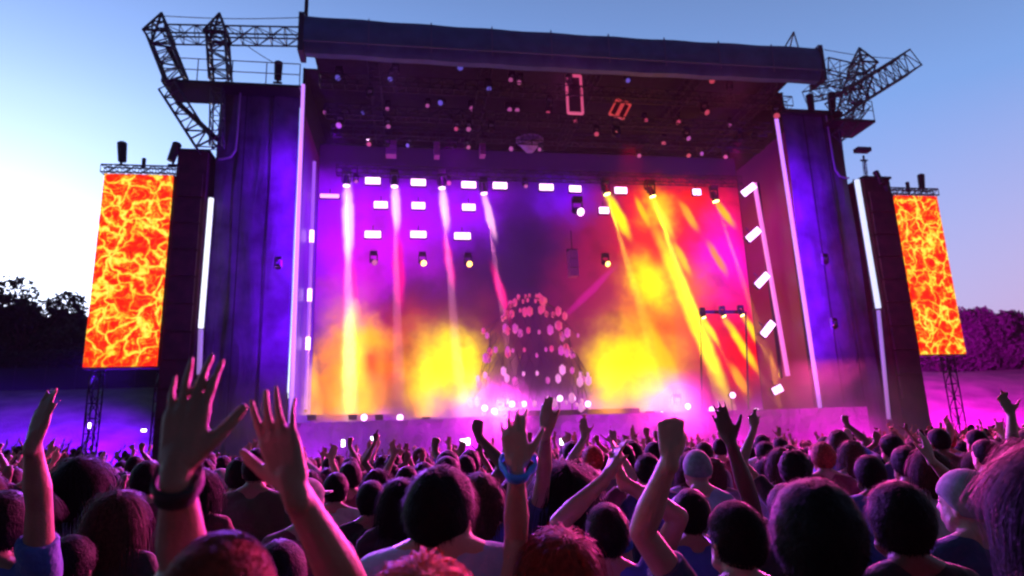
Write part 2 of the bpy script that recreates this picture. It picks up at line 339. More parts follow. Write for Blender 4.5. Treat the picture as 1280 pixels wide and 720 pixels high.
# ------------------------------------------------------------------ towers and side screens
tower_m = mat('speaker_cloth', (.075, .012, .03), .85, nscale=2, nmix=.35)
for (ua, ub, zt, lab) in ((-5.62, -4.35, 14.75, 'left'), (28.25, 29.75, 14.45, 'right')):
    T = Thing('speaker_tower', f'tall maroon speaker tower between stage wing and {lab} video screen', 'speaker tower', W((ua+ub)/2, .5, 0))
    T.part('tower_body', MB().box(ua, ub, .0, 1.6, .4, zt), tower_m)
    T.part('top_plate', MB().box(ua-.08, ub+.08, -.08, 1.7, zt, zt+.12), dark_metal)
    for k in range(9): T.part('speaker_cabinet', MB().box(ua+.12, ub-.12, -.14, -.01, 3.0+k*1.2, 4.08+k*1.2), tower_m)
    T.part('base', MB().box(ua-.2, ub+.2, -.3, 1.9, 0, .4), dark_metal)
def screen_mat(seed):
    m = bpy.data.materials.new('fire_screen'); m.use_nodes = True; nt = m.node_tree; nb = NB(nt); b = nt.nodes['Principled BSDF']
    tc = nt.nodes.new('ShaderNodeTexCoord'); mp = nt.nodes.new('ShaderNodeMapping'); mp.inputs['Location'].default_value = (seed, 0, seed); nt.links.new(tc.outputs['Object'], mp.inputs['Vector'])
    n = nt.nodes.new('ShaderNodeTexNoise'); n.inputs['Scale'].default_value = .9; n.inputs['Detail'].default_value = 3; nt.links.new(mp.outputs[0], n.inputs['Vector'])
    vm = nt.nodes.new('ShaderNodeVectorMath'); vm.operation = 'MULTIPLY_ADD'; vm.inputs[1].default_value = (2.0, 2.0, 2.0)
    nt.links.new(n.outputs['Color'], vm.inputs[0]); nt.links.new(mp.outputs[0], vm.inputs[2])
    def veins(scale, lo, hi):
        vo = nt.nodes.new('ShaderNodeTexVoronoi'); vo.feature = 'DISTANCE_TO_EDGE'; vo.inputs['Scale'].default_value = scale; nt.links.new(vm.outputs[0], vo.inputs['Vector'])
        return nb.m('SUBTRACT', 1, nb.m('DIVIDE', nb.m('SUBTRACT', vo.outputs['Distance'], lo), hi-lo, 0, True))
    a = nb.m('MULTIPLY', veins(1.15 if seed < 9 else 1.35, .0, .18), 1.0); c = nb.m('MULTIPLY', veins(2.6, .0, .2), .62)
    wv = nt.nodes.new('ShaderNodeTexNoise'); wv.inputs['Scale'].default_value = 2.6; wv.inputs['Detail'].default_value = 6; wv.inputs['Roughness'].default_value = .7; nt.links.new(mp.outputs[0], wv.inputs['Vector'])
    base = nb.m('MULTIPLY_ADD', wv.outputs['Fac'], 2.6, -1.32, True)
    f = nb.m('MAXIMUM', nb.m('MAXIMUM', a, c), nb.m('MULTIPLY', base, .62))
    f = nb.m('MULTIPLY_ADD', nb.m('SUBTRACT', wv.outputs['Fac'], .5), 1.7, f, True)
    wa = nt.nodes.new('ShaderNodeTexWave'); wa.inputs['Scale'].default_value = .55 if seed < 9 else .8; wa.inputs['Distortion'].default_value = 9; wa.inputs['Detail'].default_value = 3; wa.inputs['Detail Scale'].default_value = .7
    mpw = nt.nodes.new('ShaderNodeMapping'); mpw.inputs['Rotation'].default_value = (0, .6 if seed < 9 else -.9, 0); nt.links.new(mp.outputs[0], mpw.inputs[0]); nt.links.new(mpw.outputs[0], wa.inputs['Vector'])
    lg = nt.nodes.new('ShaderNodeTexNoise'); lg.inputs['Scale'].default_value = .55; lg.inputs['Detail'].default_value = 2; nt.links.new(mp.outputs[0], lg.inputs['Vector'])
    f = nb.m('MULTIPLY', f, nb.m('MULTIPLY_ADD', lg.outputs['Fac'], 1.6, .15, True))
    f = nb.m('MAXIMUM', f, nb.m('MULTIPLY', nb.m('MULTIPLY_ADD', wa.outputs['Fac'], 3.2, -2.5, True), nb.m('MULTIPLY_ADD', lg.outputs['Fac'], 6, -2.9, True)))
    so_ = nt.nodes.new('ShaderNodeSeparateXYZ'); nt.links.new(tc.outputs['Object'], so_.inputs[0])
    def seam(ch, st_): return nb.m('LESS_THAN', nb.m('FRACT', nb.m('DIVIDE', so_.outputs[ch], st_)), .045)
    sm_ = nb.m('MULTIPLY', nb.m('MAXIMUM', seam(2, .7), seam(0, .7)), .35)
    r = nt.nodes.new('ShaderNodeValToRGB'); nt.links.new(f, r.inputs['Fac']); e = r.color_ramp.elements
    e[0].position = .0; e[0].color = (.72, .008, 0, 1); e[1].position = 1; e[1].color = (1, .72, .10, 1)
    for p, c_ in ((.3, (1, .02, 0)), (.42, (.62, .07, .0)), (.58, (1, .22, .01)), (.78, (1, .6, .03))):
        k = e.new(p); k.color = (*c_, 1)
    nt.links.new(r.outputs['Color'], b.inputs['Emission Color']); nt.links.new(nb.m('SUBTRACT', 1.0, sm_), b.inputs['Emission Strength'])
    b.inputs['Base Color'].default_value = (.02, .02, .02, 1); b.inputs['Roughness'].default_value = .5
    return m
def floodlamp(pos, label, s_=1., tilt=.3, kind='tall'):
    pos = Vector(pos); T = Thing('flood_lamp', label, 'lamp', pos)
    T.part('bracket', MB().tube(pos, pos+Z*.3*s_, .06*s_, 6).box(-.2*s_, .2*s_, -.05, .05, 0, .06, lambda u, v, z: pos+SU*u+SV*v+Z*z), dark_metal)
    M_ = Matrix.Translation(pos+Z*.62*s_) @ Matrix.Rotation(tilt, 4, SV) @ Matrix(((SU.x, SV.x, 0, 0), (SU.y, SV.y, 0, 0), (0, 0, 1, 0), (0, 0, 0, 1)))
    if kind == 'tall':
        T.part('housing', MB().cone(M_ @ Vector((0, 0, -.42*s_)), M_ @ Vector((0, 0, .45*s_)), .17*s_, .2*s_, 12), lamp_case, smooth=False)
        T.part('lens', MB().cone(M_ @ Vector((0, 0, .45*s_)), M_ @ Vector((0, 0, .5*s_)), .15*s_, .13*s_, 12), mat('dead_lens', (.05, .06, .09), .1))
    else:
        T.part('housing', MB().obox(M_, .8*s_, .4*s_, .22*s_), lamp_case); T.part('lens', MB().obox(M_ @ Matrix.Translation((0, -.22*s_, 0)), .7*s_, .04, .16*s_), mat('dead_lens', (.05, .06, .09), .1))
    return T
for (ua, ub, lab, seed, zt) in ((-8.51, -5.72, 'left', 3.1, 13.55), (29.82, 32.3, 'right', 17.7, 13.5)):
    T = Thing('video_screen', f'tall hanging video screen with red and yellow fire pattern, {lab} of the stage', 'video screen', W((ua+ub)/2, 0, 5.1))
    T.part('screen_panel', MB().box(ua, ub, -.12, .02, 5.12, zt), screen_mat(seed))
    T.part('rear_frame', MB().box(ua-.06, ub+.06, .03, .45, 5.06, zt+.04), dark_metal)
    T2 = truss('screen_truss', W(ua-.2, .1, zt+.28), W(ub+.2, .1, zt+.28), .34, f'short horizontal truss along the top of the {lab} video screen', bay=.34)
    for u in (ua+.1, ub-.1): truss('support_tower', W(u, 1.0, 0), W(u, 1.0, zt+.1), .4, f'slim support tower behind the {"outer" if (u < ua+.5) == (lab == "left") else "inner"} edge of the {lab} video screen', bay=.6, m=dark_metal)
for px, py, lab, t in ((151, 207, 'dark flood lamp above the outer corner of the left screen', -.1), (216, 207, 'dark flood lamp above the inner corner of the left screen', .25)):
    floodlamp(SW(px, py, 0), lab, 1.0, t)
floodlamp(SW(179, 211, 0), 'small dark lamp in the middle above the left video screen', .45, 0)
floodlamp(SW(1136, 240, 0), 'small dark lamp above the inner part of the right screen', .5, 0)
floodlamp(SW(1154, 240, 0), 'dark flood lamp above the outer part of the right screen', .9, .1)
truss('mast', SW(1083, 224, .4)-Z*.1, SW(1080, 200, .4), .12, 'slim stem carrying the wide lamp over the right speaker tower', 'mast', bay=.3, chord_r=.02)
floodlamp(SW(1080, 200, .4)+Z*-.05, 'wide dark lamp on a stem above the right speaker tower', 1.0, 0, 'wide')
floodlamp(SW(1098, 222, 0)-Z*.5, 'slim dark lamp on the top corner of the right speaker tower', .8, -.35)
floodlamp(SW(1110, 238, 0)-Z*.6, 'slim dark lamp between the right speaker tower and the screen', .8, -.3)
floodlamp(SW(347, 104, -.0), 'dark moving lamp standing on top of the left wing wall', 1.0, 0)
floodlamp(SW(1015, 142, -.0), 'dark moving lamp standing on top of the right wing wall', 1.0, 0)
floodlamp(SW(1042, 142, -.0), 'second dark lamp at the outer end of the right wing wall', 1.1, .1)

# ------------------------------------------------------------------ outrigger trusses
def tower_peak(name, base, top, wd, label):
    T = truss(name, base, top, wd, label, 'truss tower', bay=wd*.5, chord_r=.06)
    b = Vector(top); pk = b+Z*1.25
    x = SU*wd/2*1.2; y = SV*wd/2*1.2; cap = MB()
    cs = [b+x+y, b-x+y, b-x-y, b+x-y]
    for k in range(4): cap.tube(cs[k], pk, .06, 6); cap.tube(cs[k], cs[(k+1) % 4], .06, 6)
    for k in range(4): cap.tube((cs[k]+pk)/2, (cs[(k+1) % 4]+pk)/2, .04, 5); cap.tube(cs[k], (cs[(k+1) % 4]+pk)/2, .04, 5)
    T.part('peak_cap', cap, truss_m)
tower_peak('truss_tower', SW(222, 104, -.3), SW(199, 46, -.3), .85, 'leaning outer truss tower with a pointed cap over the left wing')
tower_peak('truss_tower', SW(276, 104, -.3), SW(272, 46, -.3), .8, 'upright truss tower with a pointed cap over the left wing')
truss('roof_truss', SW(208, 43, -.3), SW(375, 46, -.3), .62, 'horizontal truss joining the two pointed towers to the stage roof', bay=.62, chord_r=.04)
truss('outrigger_truss', SW(212, 112, -.3), SW(258, 184, -.3), .75, 'sloping truss brace under the left platform', bay=.45, chord_r=.055)
truss('outrigger_truss', SW(272, 112, -.3), SW(271, 184, -.3), .5, 'upright lattice brace under the left platform beside the wing', bay=.6, chord_r=.04)
for q, (a, b, lab) in enumerate((((222, 128), (272, 175), 'dark diagonal strut crossing below the left platform'), ((210, 60), (235, 104), 'dark diagonal strut above the left platform'))):
    single('strut', MB().tube(SW(*a, -.1), SW(*b, -.1), .12, 8), dark_metal, SW(*b, -.1), lab, 'strut')
def platform(pa, pb, label, vd=1.2):
    (ua, za), (ub, zb) = S(*pa, -.3), S(*pb, -.3); z = (za+zb)/2; base = W((ua+ub)/2, 0, z)
    T = Thing('rigging_platform', label, 'platform', base)
    T.part('platform_floor', MB().box(ua, ub, -.7, vd, z-.14, z), dark_metal)
    rl = MB(); n = max(2, int((ub-ua)/1.2))
    for i in range(n+1): rl.tube(W(ua+(ub-ua)*i/n, -.65, z), W(ua+(ub-ua)*i/n, -.65, z+1.1), .025, 5)
    for h in (.55, 1.1): rl.tube(W(ua, -.65, z+h), W(ub, -.65, z+h), .025, 5)
    T.part('handrail', rl, truss_m)
platform((205, 108), (376, 108), 'flat rigging platform with handrail on top of the left wing')
platform((1035, 150), (1088, 156), 'short rigging platform with handrail at the top of the right wing')
# right side
truss('boom_truss', SW(1046, 134, -.3), SW(1136, 78, -.3), 1.05, 'big inclined truss boom reaching out beyond the right wing', bay=.5, chord_r=.055)
tower_peak('truss_tower', SW(1062, 140, 1.5), SW(1078, 84, 1.5), .95, 'leaning truss tower with a pointed cap above the right wing')
truss('roof_truss', SW(1028, 88, .5), SW(1072, 98, .5), 1.0, 'short horizontal truss from the right roof end to the leaning tower', bay=.6, chord_r=.04)
truss('roof_truss', SW(1010, 118, .8), SW(1060, 108, .8), .7, 'low truss behind the right end of the stage roof', bay=.5, chord_r=.04)
truss('outrigger_truss', SW(1050, 170, -.3), SW(1078, 132, -.3), .6, 'small inclined lattice brace under the right platform', bay=.5)
pk = MB(); a, b, c, d = SW(978, 64, 2), SW(1000, 66, 2), SW(992, 40, 2), SW(986, 66, 3)
for p, q in ((a, c), (b, c), (d, c), (a, b), (b, d), (a, d)): pk.tube(p, q, .045, 6)
single('roof_peak', pk, truss_m, d, 'small pointed lattice peak on the right part of the stage roof', 'lattice peak')
def cable(a, b, sag, label, r=.02):
    a, b = Vector(a), Vector(b); m_ = MB(); n = 14; pts = [a.lerp(b, i/n)-Z*sag*math.sin(PI*i/n) for i in range(n+1)]
    for p, q in zip(pts, pts[1:]): m_.tube(p, q, r, 5)
    single('cable', m_, dark_metal, min(a, b, key=lambda p: p.z), label, 'cable')
cable(SW(205, 20, -.3), SW(374, 22, -.3), .1, 'thin cable running from the outer left tower to the roof')
cable(SW(302, 52, -.3), SW(345, 80, -.3), .05, 'thin cable slanting down to the lamp on the left wing')
cable(SW(1030, 62, -.3), SW(1132, 74, -.3), .1, 'thin cable running from the right roof end to the boom tip')

# ------------------------------------------------------------------ inside the stage: trusses, lamps, screen
for v, z, lab in ((-1.2, 17.9, 'foremost'), (.9, 17.5, 'front'), (3.2, 17.6, 'middle'), (6.0, 16.6, 'rear')):
    truss('lighting_truss', W(.6, v, z), W(23.8 if v < 1 else 25.2, v, z), .5, f'{lab} horizontal lighting truss hung below the stage roof', bay=.55, m=mat('black_truss', (.02, .018, .03), .5, .3), chord_r=.03)
def bar_lamp(px, py, v, wu, hz, m, label, group=None, roll=0., power=0, col=(1, .6, 1)):
    c = SW(px, py, v); T = Thing('bar_lamp', label, 'lamp', c-Z*hz/2, group)
    B = Matrix(((SU.x, SV.x, 0, 0), (SU.y, SV.y, 0, 0), (0, 0, 1, 0), (0, 0, 0, 1)))
    M_ = Matrix.Translation(c) @ Matrix.Rotation(roll, 4, SV) @ B
    T.part('housing', MB().obox(M_ @ Matrix.Translation((0, .12, 0)), wu*1.12, .2, hz*1.25), lamp_case)
    T.part('lens', MB().obox(M_ @ Matrix.Translation((0, -.01, 0)), wu, .05, hz), m)
    T.part('hanger', MB().tube(M_ @ Vector((0, .15, hz*.6)), M_ @ Vector((0, .15, hz*.6+.35)), .03, 5), dark_metal)
    return T
G1 = 'white rectangular lamps in rows over the stage'
rows = [(466, 226, 1), (523, 228, 1), (586, 231, 1), (625, 232, 1), (683, 234, 1), (719, 236, .85), (412, 245, 1.25), (476, 256, .9), (523, 257, .9), (586, 259, .9), (466, 293, 1.05), (523, 293, 1.05), (578, 295, 1.1), (755, 263, .7), (776, 238, .9), (871, 240, .6)]
names = ['top row, leftmost', 'top row, second from left', 'top row, third from left', 'top row, left of the dark gap', 'top row, right of the dark gap', 'top row, second right of the dark gap', 'beside the violet strip', 'middle row, leftmost', 'middle row, second', 'middle row, third', 'lowest row, leftmost', 'lowest row, second', 'lowest row, third', 'below the round bright lamp row on the right', 'at the start of the yellow beams', 'small one within the red smoke']
for (px, py, s_), nm in zip(rows, names): bar_lamp(px, py, 5.6, .80*s_, .36 if py != 245 else .2, white_pink if px != 412 else emis('soft_pink_lens', (1, .3, .9), 1.6), 'glowing white bar lamp, ' + nm, G1)
for k, (px, py) in enumerate(((936, 237), (942, 293), (953, 350), (960, 411), (972, 487))):
    bar_lamp(px, py, 2.9, .95 if k < 4 else .55, .36, white_pink, 'slanted white lamp on the pink strip, ' + ['topmost', 'second from top', 'third from top', 'fourth from top', 'lowest'][k], 'slanted lamps along the pink strip', roll=-.62-.06*k if k < 4 else -.4)
def moving_head(c, target, label, group, lens_m, s_=1., on=True):
    c = Vector(c); T = Thing('moving_head', label, 'moving head lamp', c+Z*.55*s_, group); d = (Vector(target)-c).normalized()
    T.part('base', MB().box(-.2*s_, .2*s_, -.16*s_, .16*s_, .42*s_, .6*s_, lambda u, v, z: c+SU*u+SV*v+Z*z), lamp_case)
    yk = MB()
    for sx in (-1, 1): yk.box(sx*.2*s_-.03, sx*.2*s_+.03, -.06, .06, -.08*s_, .45*s_, lambda u, v, z: c+SU*u+SV*v+Z*z)
    yk.box(-.2*s_-.03, .2*s_+.03, -.06, .06, .36*s_, .44*s_, lambda u, v, z: c+SU*u+SV*v+Z*z)
    T.part('yoke', yk, lamp_case)
    T.part('head', MB().cone(c-d*.28*s_, c+d*.25*s_, .13*s_, .18*s_, 12), lamp_case)
    T.part('lens', MB().cone(c+d*.25*s_, c+d*.28*s_, .165*s_, .15*s_, 12), lens_m)
    return T
# beams through the smoke: (lamp px, target px, v lamp, v target, colour, energy, cone)
BE = 1.0
beams = [((433, 226), (438, 520), 5.4, 4.6, (1, .35, .75), 1.5, 5.0, white_pink, 'pink beam lamp farthest left above the flames'),
         ((493, 227), (499, 520), 5.4, 4.6, (1, .25, .6), .9, 4.2, white_pink, 'second pink beam lamp from the left'),
         ((552, 229), (578, 520), 5.4, 4.6, (1, .28, .6), .9, 4.2, white_pink, 'third pink beam lamp from the left'),
         ((604, 236), (650, 520), 5.4, 4.6, (1, .22, .5), .8, 3.8, white_pink, 'fourth pink beam lamp, left of the dark gap'),
         ((757, 237), (835, 500), 5.4, 4.6, (1, .6, .02), 1.0, 5.0, yellow_l, 'yellow beam lamp nearest the dark gap'),
         ((814, 240), (912, 520), 5.4, 4.4, (1, .55, .01), 2.6, 5.5, yellow_l, 'strongest yellow beam lamp in the red smoke'),
         ((893, 246), (985, 520), 5.4, 4.6, (1, .4, .01), .7, 3.5, yellow_l, 'rightmost yellow beam lamp in the red smoke')]
for a, b, va, vb, col, en, ang, lm, lab in beams:
    pa, pb = SW(*a, va), SW(*b, vb)
    T = moving_head(pa, pb, lab, 'beam lamps on the rear truss', lm, 1.15)
    if 'beams' not in SKIP: light('beam_light', 'SPOT', pa+(pb-pa).normalized()*.42, 460000*en*BE, col, T.o, pb, .06, ang, .5)
for a, b, lab in (((878, 394), (902, 440), 'short yellow beam lamp, left of three on the low riser'), ((903, 392), (946, 462), 'long yellow beam lamp, middle of three on the low riser'), ((926, 391), (958, 442), 'yellow beam lamp, right of three on the low riser')):
    pa, pb = SW(*a, 4.5), SW(*b, 3.6); T = moving_head(pa, pb+(pb-pa), lab, 'yellow beam lamps by the right strip', yellow_l, .7)
    if 'beams' not in SKIP: light('beam_light', 'SPOT', pa+(pb-pa).normalized()*.3, 90000*BE, (1, .5, .01), T.o, pb, .05, 4.5, .5)
single('lamp_ladder', MB().box(*sorted((S(875, 390, 4.8)[0], S(930, 390, 4.8)[0])), 4.75, 4.85, S(900, 392, 4.8)[1], S(900, 388, 4.8)[1]).tube(SW(875, 390, 4.8), SW(878, 520, 4.8), .05, 6).tube(SW(932, 390, 4.8), SW(936, 520, 4.8), .05, 6), lamp_case, SW(900, 520, 4.8), 'dark lamp ladder holding three yellow beam lamps on the right', 'lamp ladder')
for k, (px, py, m_) in enumerate(((467, 327, dim_pink), (528, 328, amber), (585, 329, amber), (757, 329, amber), (722, 264, white_pink))):
    c = SW(px, py, 5.4); moving_head(c, c-SV*3-Z*1.5+SU, ['pale pink', 'amber second', 'amber third', 'amber right-hand', 'round white'][k]+' par lamp hung low above the band', 'par lamps below the white rows', m_, .95 if k < 4 else 1.4)
# dim lamps high in the dark roof
high = [(424, 96, dim_blue), (490, 98, dim_blue), (408, 140, dim_pink), (485, 135, dim_pink), (535, 132, dim_pink), (552, 128, dim_blue), (590, 135, dim_pink), (640, 100, dim_pink), (650, 102, dim_pink), (636, 136, dim_pink), (646, 137, dim_pink), (686, 140, dim_red), (460, 172, white_pink),
        (784, 100, dim_blue), (806, 150, dim_red), (850, 128, dim_pink), (846, 152, dim_red), (830, 178, dim_red), (912, 156, dim_pink), (928, 174, dim_red), (958, 196, dim_red), (798, 194, dim_pink), (875, 192, dim_pink), (962, 118, dim_blue), (575, 85, dim_blue), (720, 150, dim_red), (770, 165, dim_red), (890, 100, dim_red), (455, 140, dim_blue), (610, 110, dim_blue)]
for k, (px, py, m_) in enumerate(high):
    v = -1.2 if py < 115 else (3.0 if py < 160 else 5.4)
    c = SW(px, py, v); moving_head(c, c+Vector((random.uniform(-2, 2), -4, -3+random.uniform(-1, 1))), 'dimly glowing lamp high under the dark stage roof', 'dim lamps under the stage roof', m_, .62+random.random()*.25)
def frame_lamp(px, py, v, wu, hz, m, label, roll=0):
    c = SW(px, py, v); T = Thing('panel_lamp', label, 'panel lamp', c-Z*hz/2)
    B = Matrix(((SU.x, SV.x, 0, 0), (SU.y, SV.y, 0, 0), (0, 0, 1, 0), (0, 0, 0, 1))); M_ = Matrix.Translation(c) @ Matrix.Rotation(roll, 4, SV) @ B
    fr = MB()
    for x, z, sx, sz in ((-wu/2, 0, .1, hz), (wu/2, 0, .1, hz), (0, -hz/2, wu, .1), (0, hz/2, wu, .1)): fr.obox(M_ @ Matrix.Translation((x, 0, z)), sx, .12, sz)
    T.part('frame', fr, m); T.part('panel', MB().obox(M_ @ Matrix.Translation((0, .08, 0)), wu-.06, .05, hz-.06), mat('panel_dark', (.05, .02, .03), .6))
GL = random.Random(5)
for u in (3, 8.2, 13.5, 18.6, 23):
    truss('spine_truss', W(u, -2.4, 18.85), W(u, 6.1, 18.6), .5, 'dark truss running front to back under the roof', group='front to back trusses under the roof', m=mat('black_truss', (.02, .018, .03), .5, .3), bay=.55, chord_r=.03)
for k in range(30):
    v, z = GL.choice(((-1.2, 17.35), (.9, 16.95), (3.2, 17.05), (3.2, 17.05), (6.0, 16.1))); c = W(1+GL.random()*22.6, v, z-.1)
    m_ = GL.choice((dim_blue, dim_pink, dim_red, dim_pink, lamp_case, lamp_case)) if c.x < 3 else GL.choice((dim_red, dim_pink, dim_red, lamp_case, lamp_case))
    moving_head(c, c+Vector((GL.uniform(-3, 3), -4, -3+GL.uniform(-1.5, 1.5))), 'dimly glowing lamp high under the dark stage roof', 'dim lamps under the stage roof', m_, .62+GL.random()*.3)
frame_lamp(718, 118, -1.2, .72, 2.0, emis('pink_frame', (.75, .08, .22), .55), 'tall dim pink rectangular frame hanging under the roof centre')
frame_lamp(908, 120, 2, .45, .6, dim_blue, 'small bluish square frame lamp high on the right')
frame_lamp(770, 135, 2, .35, 1.0, emis('red_frame', (.8, .06, .04), .45), 'dim red slanted frame lamp high on the right', .5)
frame_lamp(780, 138, 2, .35, 1.0, emis('red_frame', (.8, .06, .04), .45), 'second dim red slanted frame lamp beside its twin', .5)
def hung_speaker(px, py, v, wu, hz, m, label):
    c = SW(px, py, v); T = Thing('hung_speaker', label, 'speaker', c-Z*hz/2)
    for k in range(3): T.part('cabinet', MB().box(-wu/2, wu/2, -.3, .3, -hz/2+k*hz/3+.02, -hz/2+(k+1)*hz/3-.02, lambda u, v_, z: c+SU*u+SV*v_+Z*z), m)
    T.part('flying_bar', MB().box(-wu/2-.05, wu/2+.05, -.1, .1, hz/2, hz/2+.1, lambda u, v_, z: c+SU*u+SV*v_+Z*z), dark_metal)
    T.part('chain', MB().tube(c+Z*hz/2, c+Z*(hz/2+1.2), .03, 5), dark_metal)
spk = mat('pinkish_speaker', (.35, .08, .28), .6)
hung_speaker(489, 186, 4, .55, .9, spk, 'small hanging speaker stack catching pink light on the left')
hung_speaker(546, 188, 4, .3, .85, spk, 'narrow hanging speaker stack near the roof middle left')
hung_speaker(603, 188, 4, .3, .75, spk, 'narrow hanging speaker stack left of the pale dish lamp')
hung_speaker(716, 330, 5, .5, 1.5, spk, 'hanging speaker stack in the dark gap above the bulb dome')
dish = SW(662, 188, 4); T = Thing('dish_lamp', 'pale violet shallow dish lamp hanging under the roof middle', 'dish lamp', dish)
T.part('dish', MB().cone(dish, dish+Z*.55, .28, .75, 20).ell(dish, (.28, .28, .12), 16, 6), mat('dish_shell', (.4, .3, .6), .4), smooth=True); T.part('rim', MB().cone(dish+Z*.55, dish+Z*.62, .8, .8, 20), mat('dish_shell', (.4, .3, .6), .4)); T.part('stem', MB().tube(dish+Z*.6, dish+Z*1.4, .04, 6), dark_metal)

# video wall
def wall_mat():  # glow of smoke and fire painted into the wall's emission
    m = bpy.data.materials.new('video_wall'); m.use_nodes = True; nt = m.node_tree; nb = NB(nt); b = nt.nodes['Principled BSDF']
    uv = nt.nodes.new('ShaderNodeUVMap'); uv.uv_map = 'UVMap'
    n = nt.nodes.new('ShaderNodeTexNoise'); n.inputs['Scale'].default_value = .38; n.inputs['Detail'].default_value = 4; n.inputs['Roughness'].default_value = .6; nt.links.new(uv.outputs[0], n.inputs['Vector'])
    vm = nt.nodes.new('ShaderNodeVectorMath'); vm.operation = 'MULTIPLY_ADD'; vm.inputs[1].default_value = (3.2, 3.2, 0); nt.links.new(n.outputs['Color'], vm.inputs[0])
    nt.links.new(uv.outputs[0], vm.inputs[2]); off = nt.nodes.new('ShaderNodeVectorMath'); off.operation = 'ADD'; off.inputs[1].default_value = (-1.6, -1.6, 0); nt.links.new(vm.outputs[0], off.inputs[0])
    sp = nt.nodes.new('ShaderNodeSeparateXYZ'); nt.links.new(off.outputs[0], sp.inputs[0]); X, Y = sp.outputs[0], sp.outputs[1]
    col = (.03, .0, .045)
    # (px, py, rx px, ry px, angle, colour, amount, power)
    PX = 25.0                                # pixels per metre at the wall
    blobs = [(420, 280, 95, 130, 0, (.22, 0, .85), 1), (560, 262, 115, 50, 0, (.26, .0, .85), 1), (700, 240, 50, 38, 0, (.12, 0, .72), .9), (655, 310, 52, 105, 0, (.006, 0, .04), .97),
             (480, 310, 70, 60, 0, (.55, .0, .78), .75), (445, 350, 40, 60, 0, (.55, .0, .5), .7), (870, 330, 125, 150, 0, (.80, .0, .008), 1), (905, 320, 45, 70, 0, (.75, 0, .5), 1), (745, 385, 55, 80, 0, (.22, .0, .05), .85),
             (850, 255, 75, 40, 0, (.95, .008, .0), .9), (935, 440, 50, 45, 0, (.75, 0, .005), .9), (530, 385, 60, 55, 0, (.06, 0, .04), .9), (490, 440, 65, 60, 0, (.5, .01, .01), .85), (600, 415, 55, 45, 0, (.12, .0, .04), .85),
             (430, 470, 36, 75, 0, (1, .25, .0), 1), (462, 418, 30, 22, 0, (1, .33, 0), 1), (470, 452, 30, 12, 0, (.9, .06, 0), .9), (556, 468, 52, 54, 0, (1, .45, 0), 1), (562, 460, 36, 40, 0, (1, .8, 0), 1), (800, 455, 62, 58, 0, (1, .33, 0), 1), (785, 460, 44, 46, 0, (1, .8, 0), 1),
             (835, 365, 58, 48, 0, (1, .13, 0), .95), (812, 355, 30, 36, 0, (1, .72, 0), 1), (822, 262, 24, 22, 0, (1, .45, 0), .95),
             (655, 515, 100, 26, 0, (.7, .08, .8), .9), (520, 545, 190, 22, 0, (.38, 0, .75), .8), (870, 535, 200, 30, 0, (.7, 0, .7), .85), (660, 176, 500, 30, 0, (.015, 0, .05), .95)]
    bl = [(b_, X, Y, 1.3) for b_ in blobs]
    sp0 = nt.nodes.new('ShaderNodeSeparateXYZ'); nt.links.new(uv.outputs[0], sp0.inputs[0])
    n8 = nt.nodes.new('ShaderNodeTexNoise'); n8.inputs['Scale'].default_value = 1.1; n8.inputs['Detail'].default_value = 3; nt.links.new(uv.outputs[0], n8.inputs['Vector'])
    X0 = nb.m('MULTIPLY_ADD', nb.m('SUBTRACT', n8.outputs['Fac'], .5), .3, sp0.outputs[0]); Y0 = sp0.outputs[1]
    def painted_beam(x0, y0, x1, y1, w_, c, am=1.): return ((x0+x1)/2, (y0+y1)/2, math.hypot(x1-x0, y1-y0)/2, w_, math.degrees(math.atan2(-(y1-y0), x1-x0)), c, am)  # lamp beams painted on the wall as emissive shafts
    for st_ in (painted_beam(433, 222, 437, 330, 7, (1, .5, .95)), painted_beam(436, 320, 440, 415, 9, (.9, .02, .35), .8), painted_beam(436, 380, 438, 520, 9, (1, .85, .05)), painted_beam(493, 226, 497, 290, 6, (1, .45, .9)), painted_beam(496, 290, 500, 385, 8, (.85, .0, .22), .85), painted_beam(553, 226, 558, 290, 6, (1, .45, .9)), painted_beam(556, 290, 566, 360, 6, (.85, .02, .3), .8),
                painted_beam(605, 236, 618, 300, 5, (1, .4, .7)), painted_beam(616, 330, 636, 400, 6, (.85, .0, .2), .8), painted_beam(758, 236, 786, 300, 8, (1, .72, .0)), painted_beam(812, 236, 840, 300, 7, (1, .6, .02)), painted_beam(826, 280, 902, 500, 11, (1, .78, .0)), painted_beam(892, 246, 918, 285, 6, (1, .35, .0)),
                painted_beam(905, 392, 946, 466, 6, (1, .55, .0)), painted_beam(928, 390, 960, 446, 6, (1, .55, .0)), painted_beam(876, 392, 898, 432, 5, (1, .6, .0)), painted_beam(842, 300, 862, 345, 6, (1, .42, 0)), painted_beam(860, 395, 878, 425, 6, (1, .5, .0)), painted_beam(850, 250, 872, 290, 6, (1, .3, .0)), painted_beam(795, 245, 812, 285, 5, (1, .4, .0)), painted_beam(885, 300, 908, 345, 6, (1, .2, .0), .9), painted_beam(915, 455, 935, 495, 6, (1, .3, .0), .9), painted_beam(815, 405, 850, 500, 10, (1, .4, .0), .9), painted_beam(700, 400, 775, 330, 5, (.5, .0, .25), .5)):
        bl.append((st_, X0, Y0, 2.2))
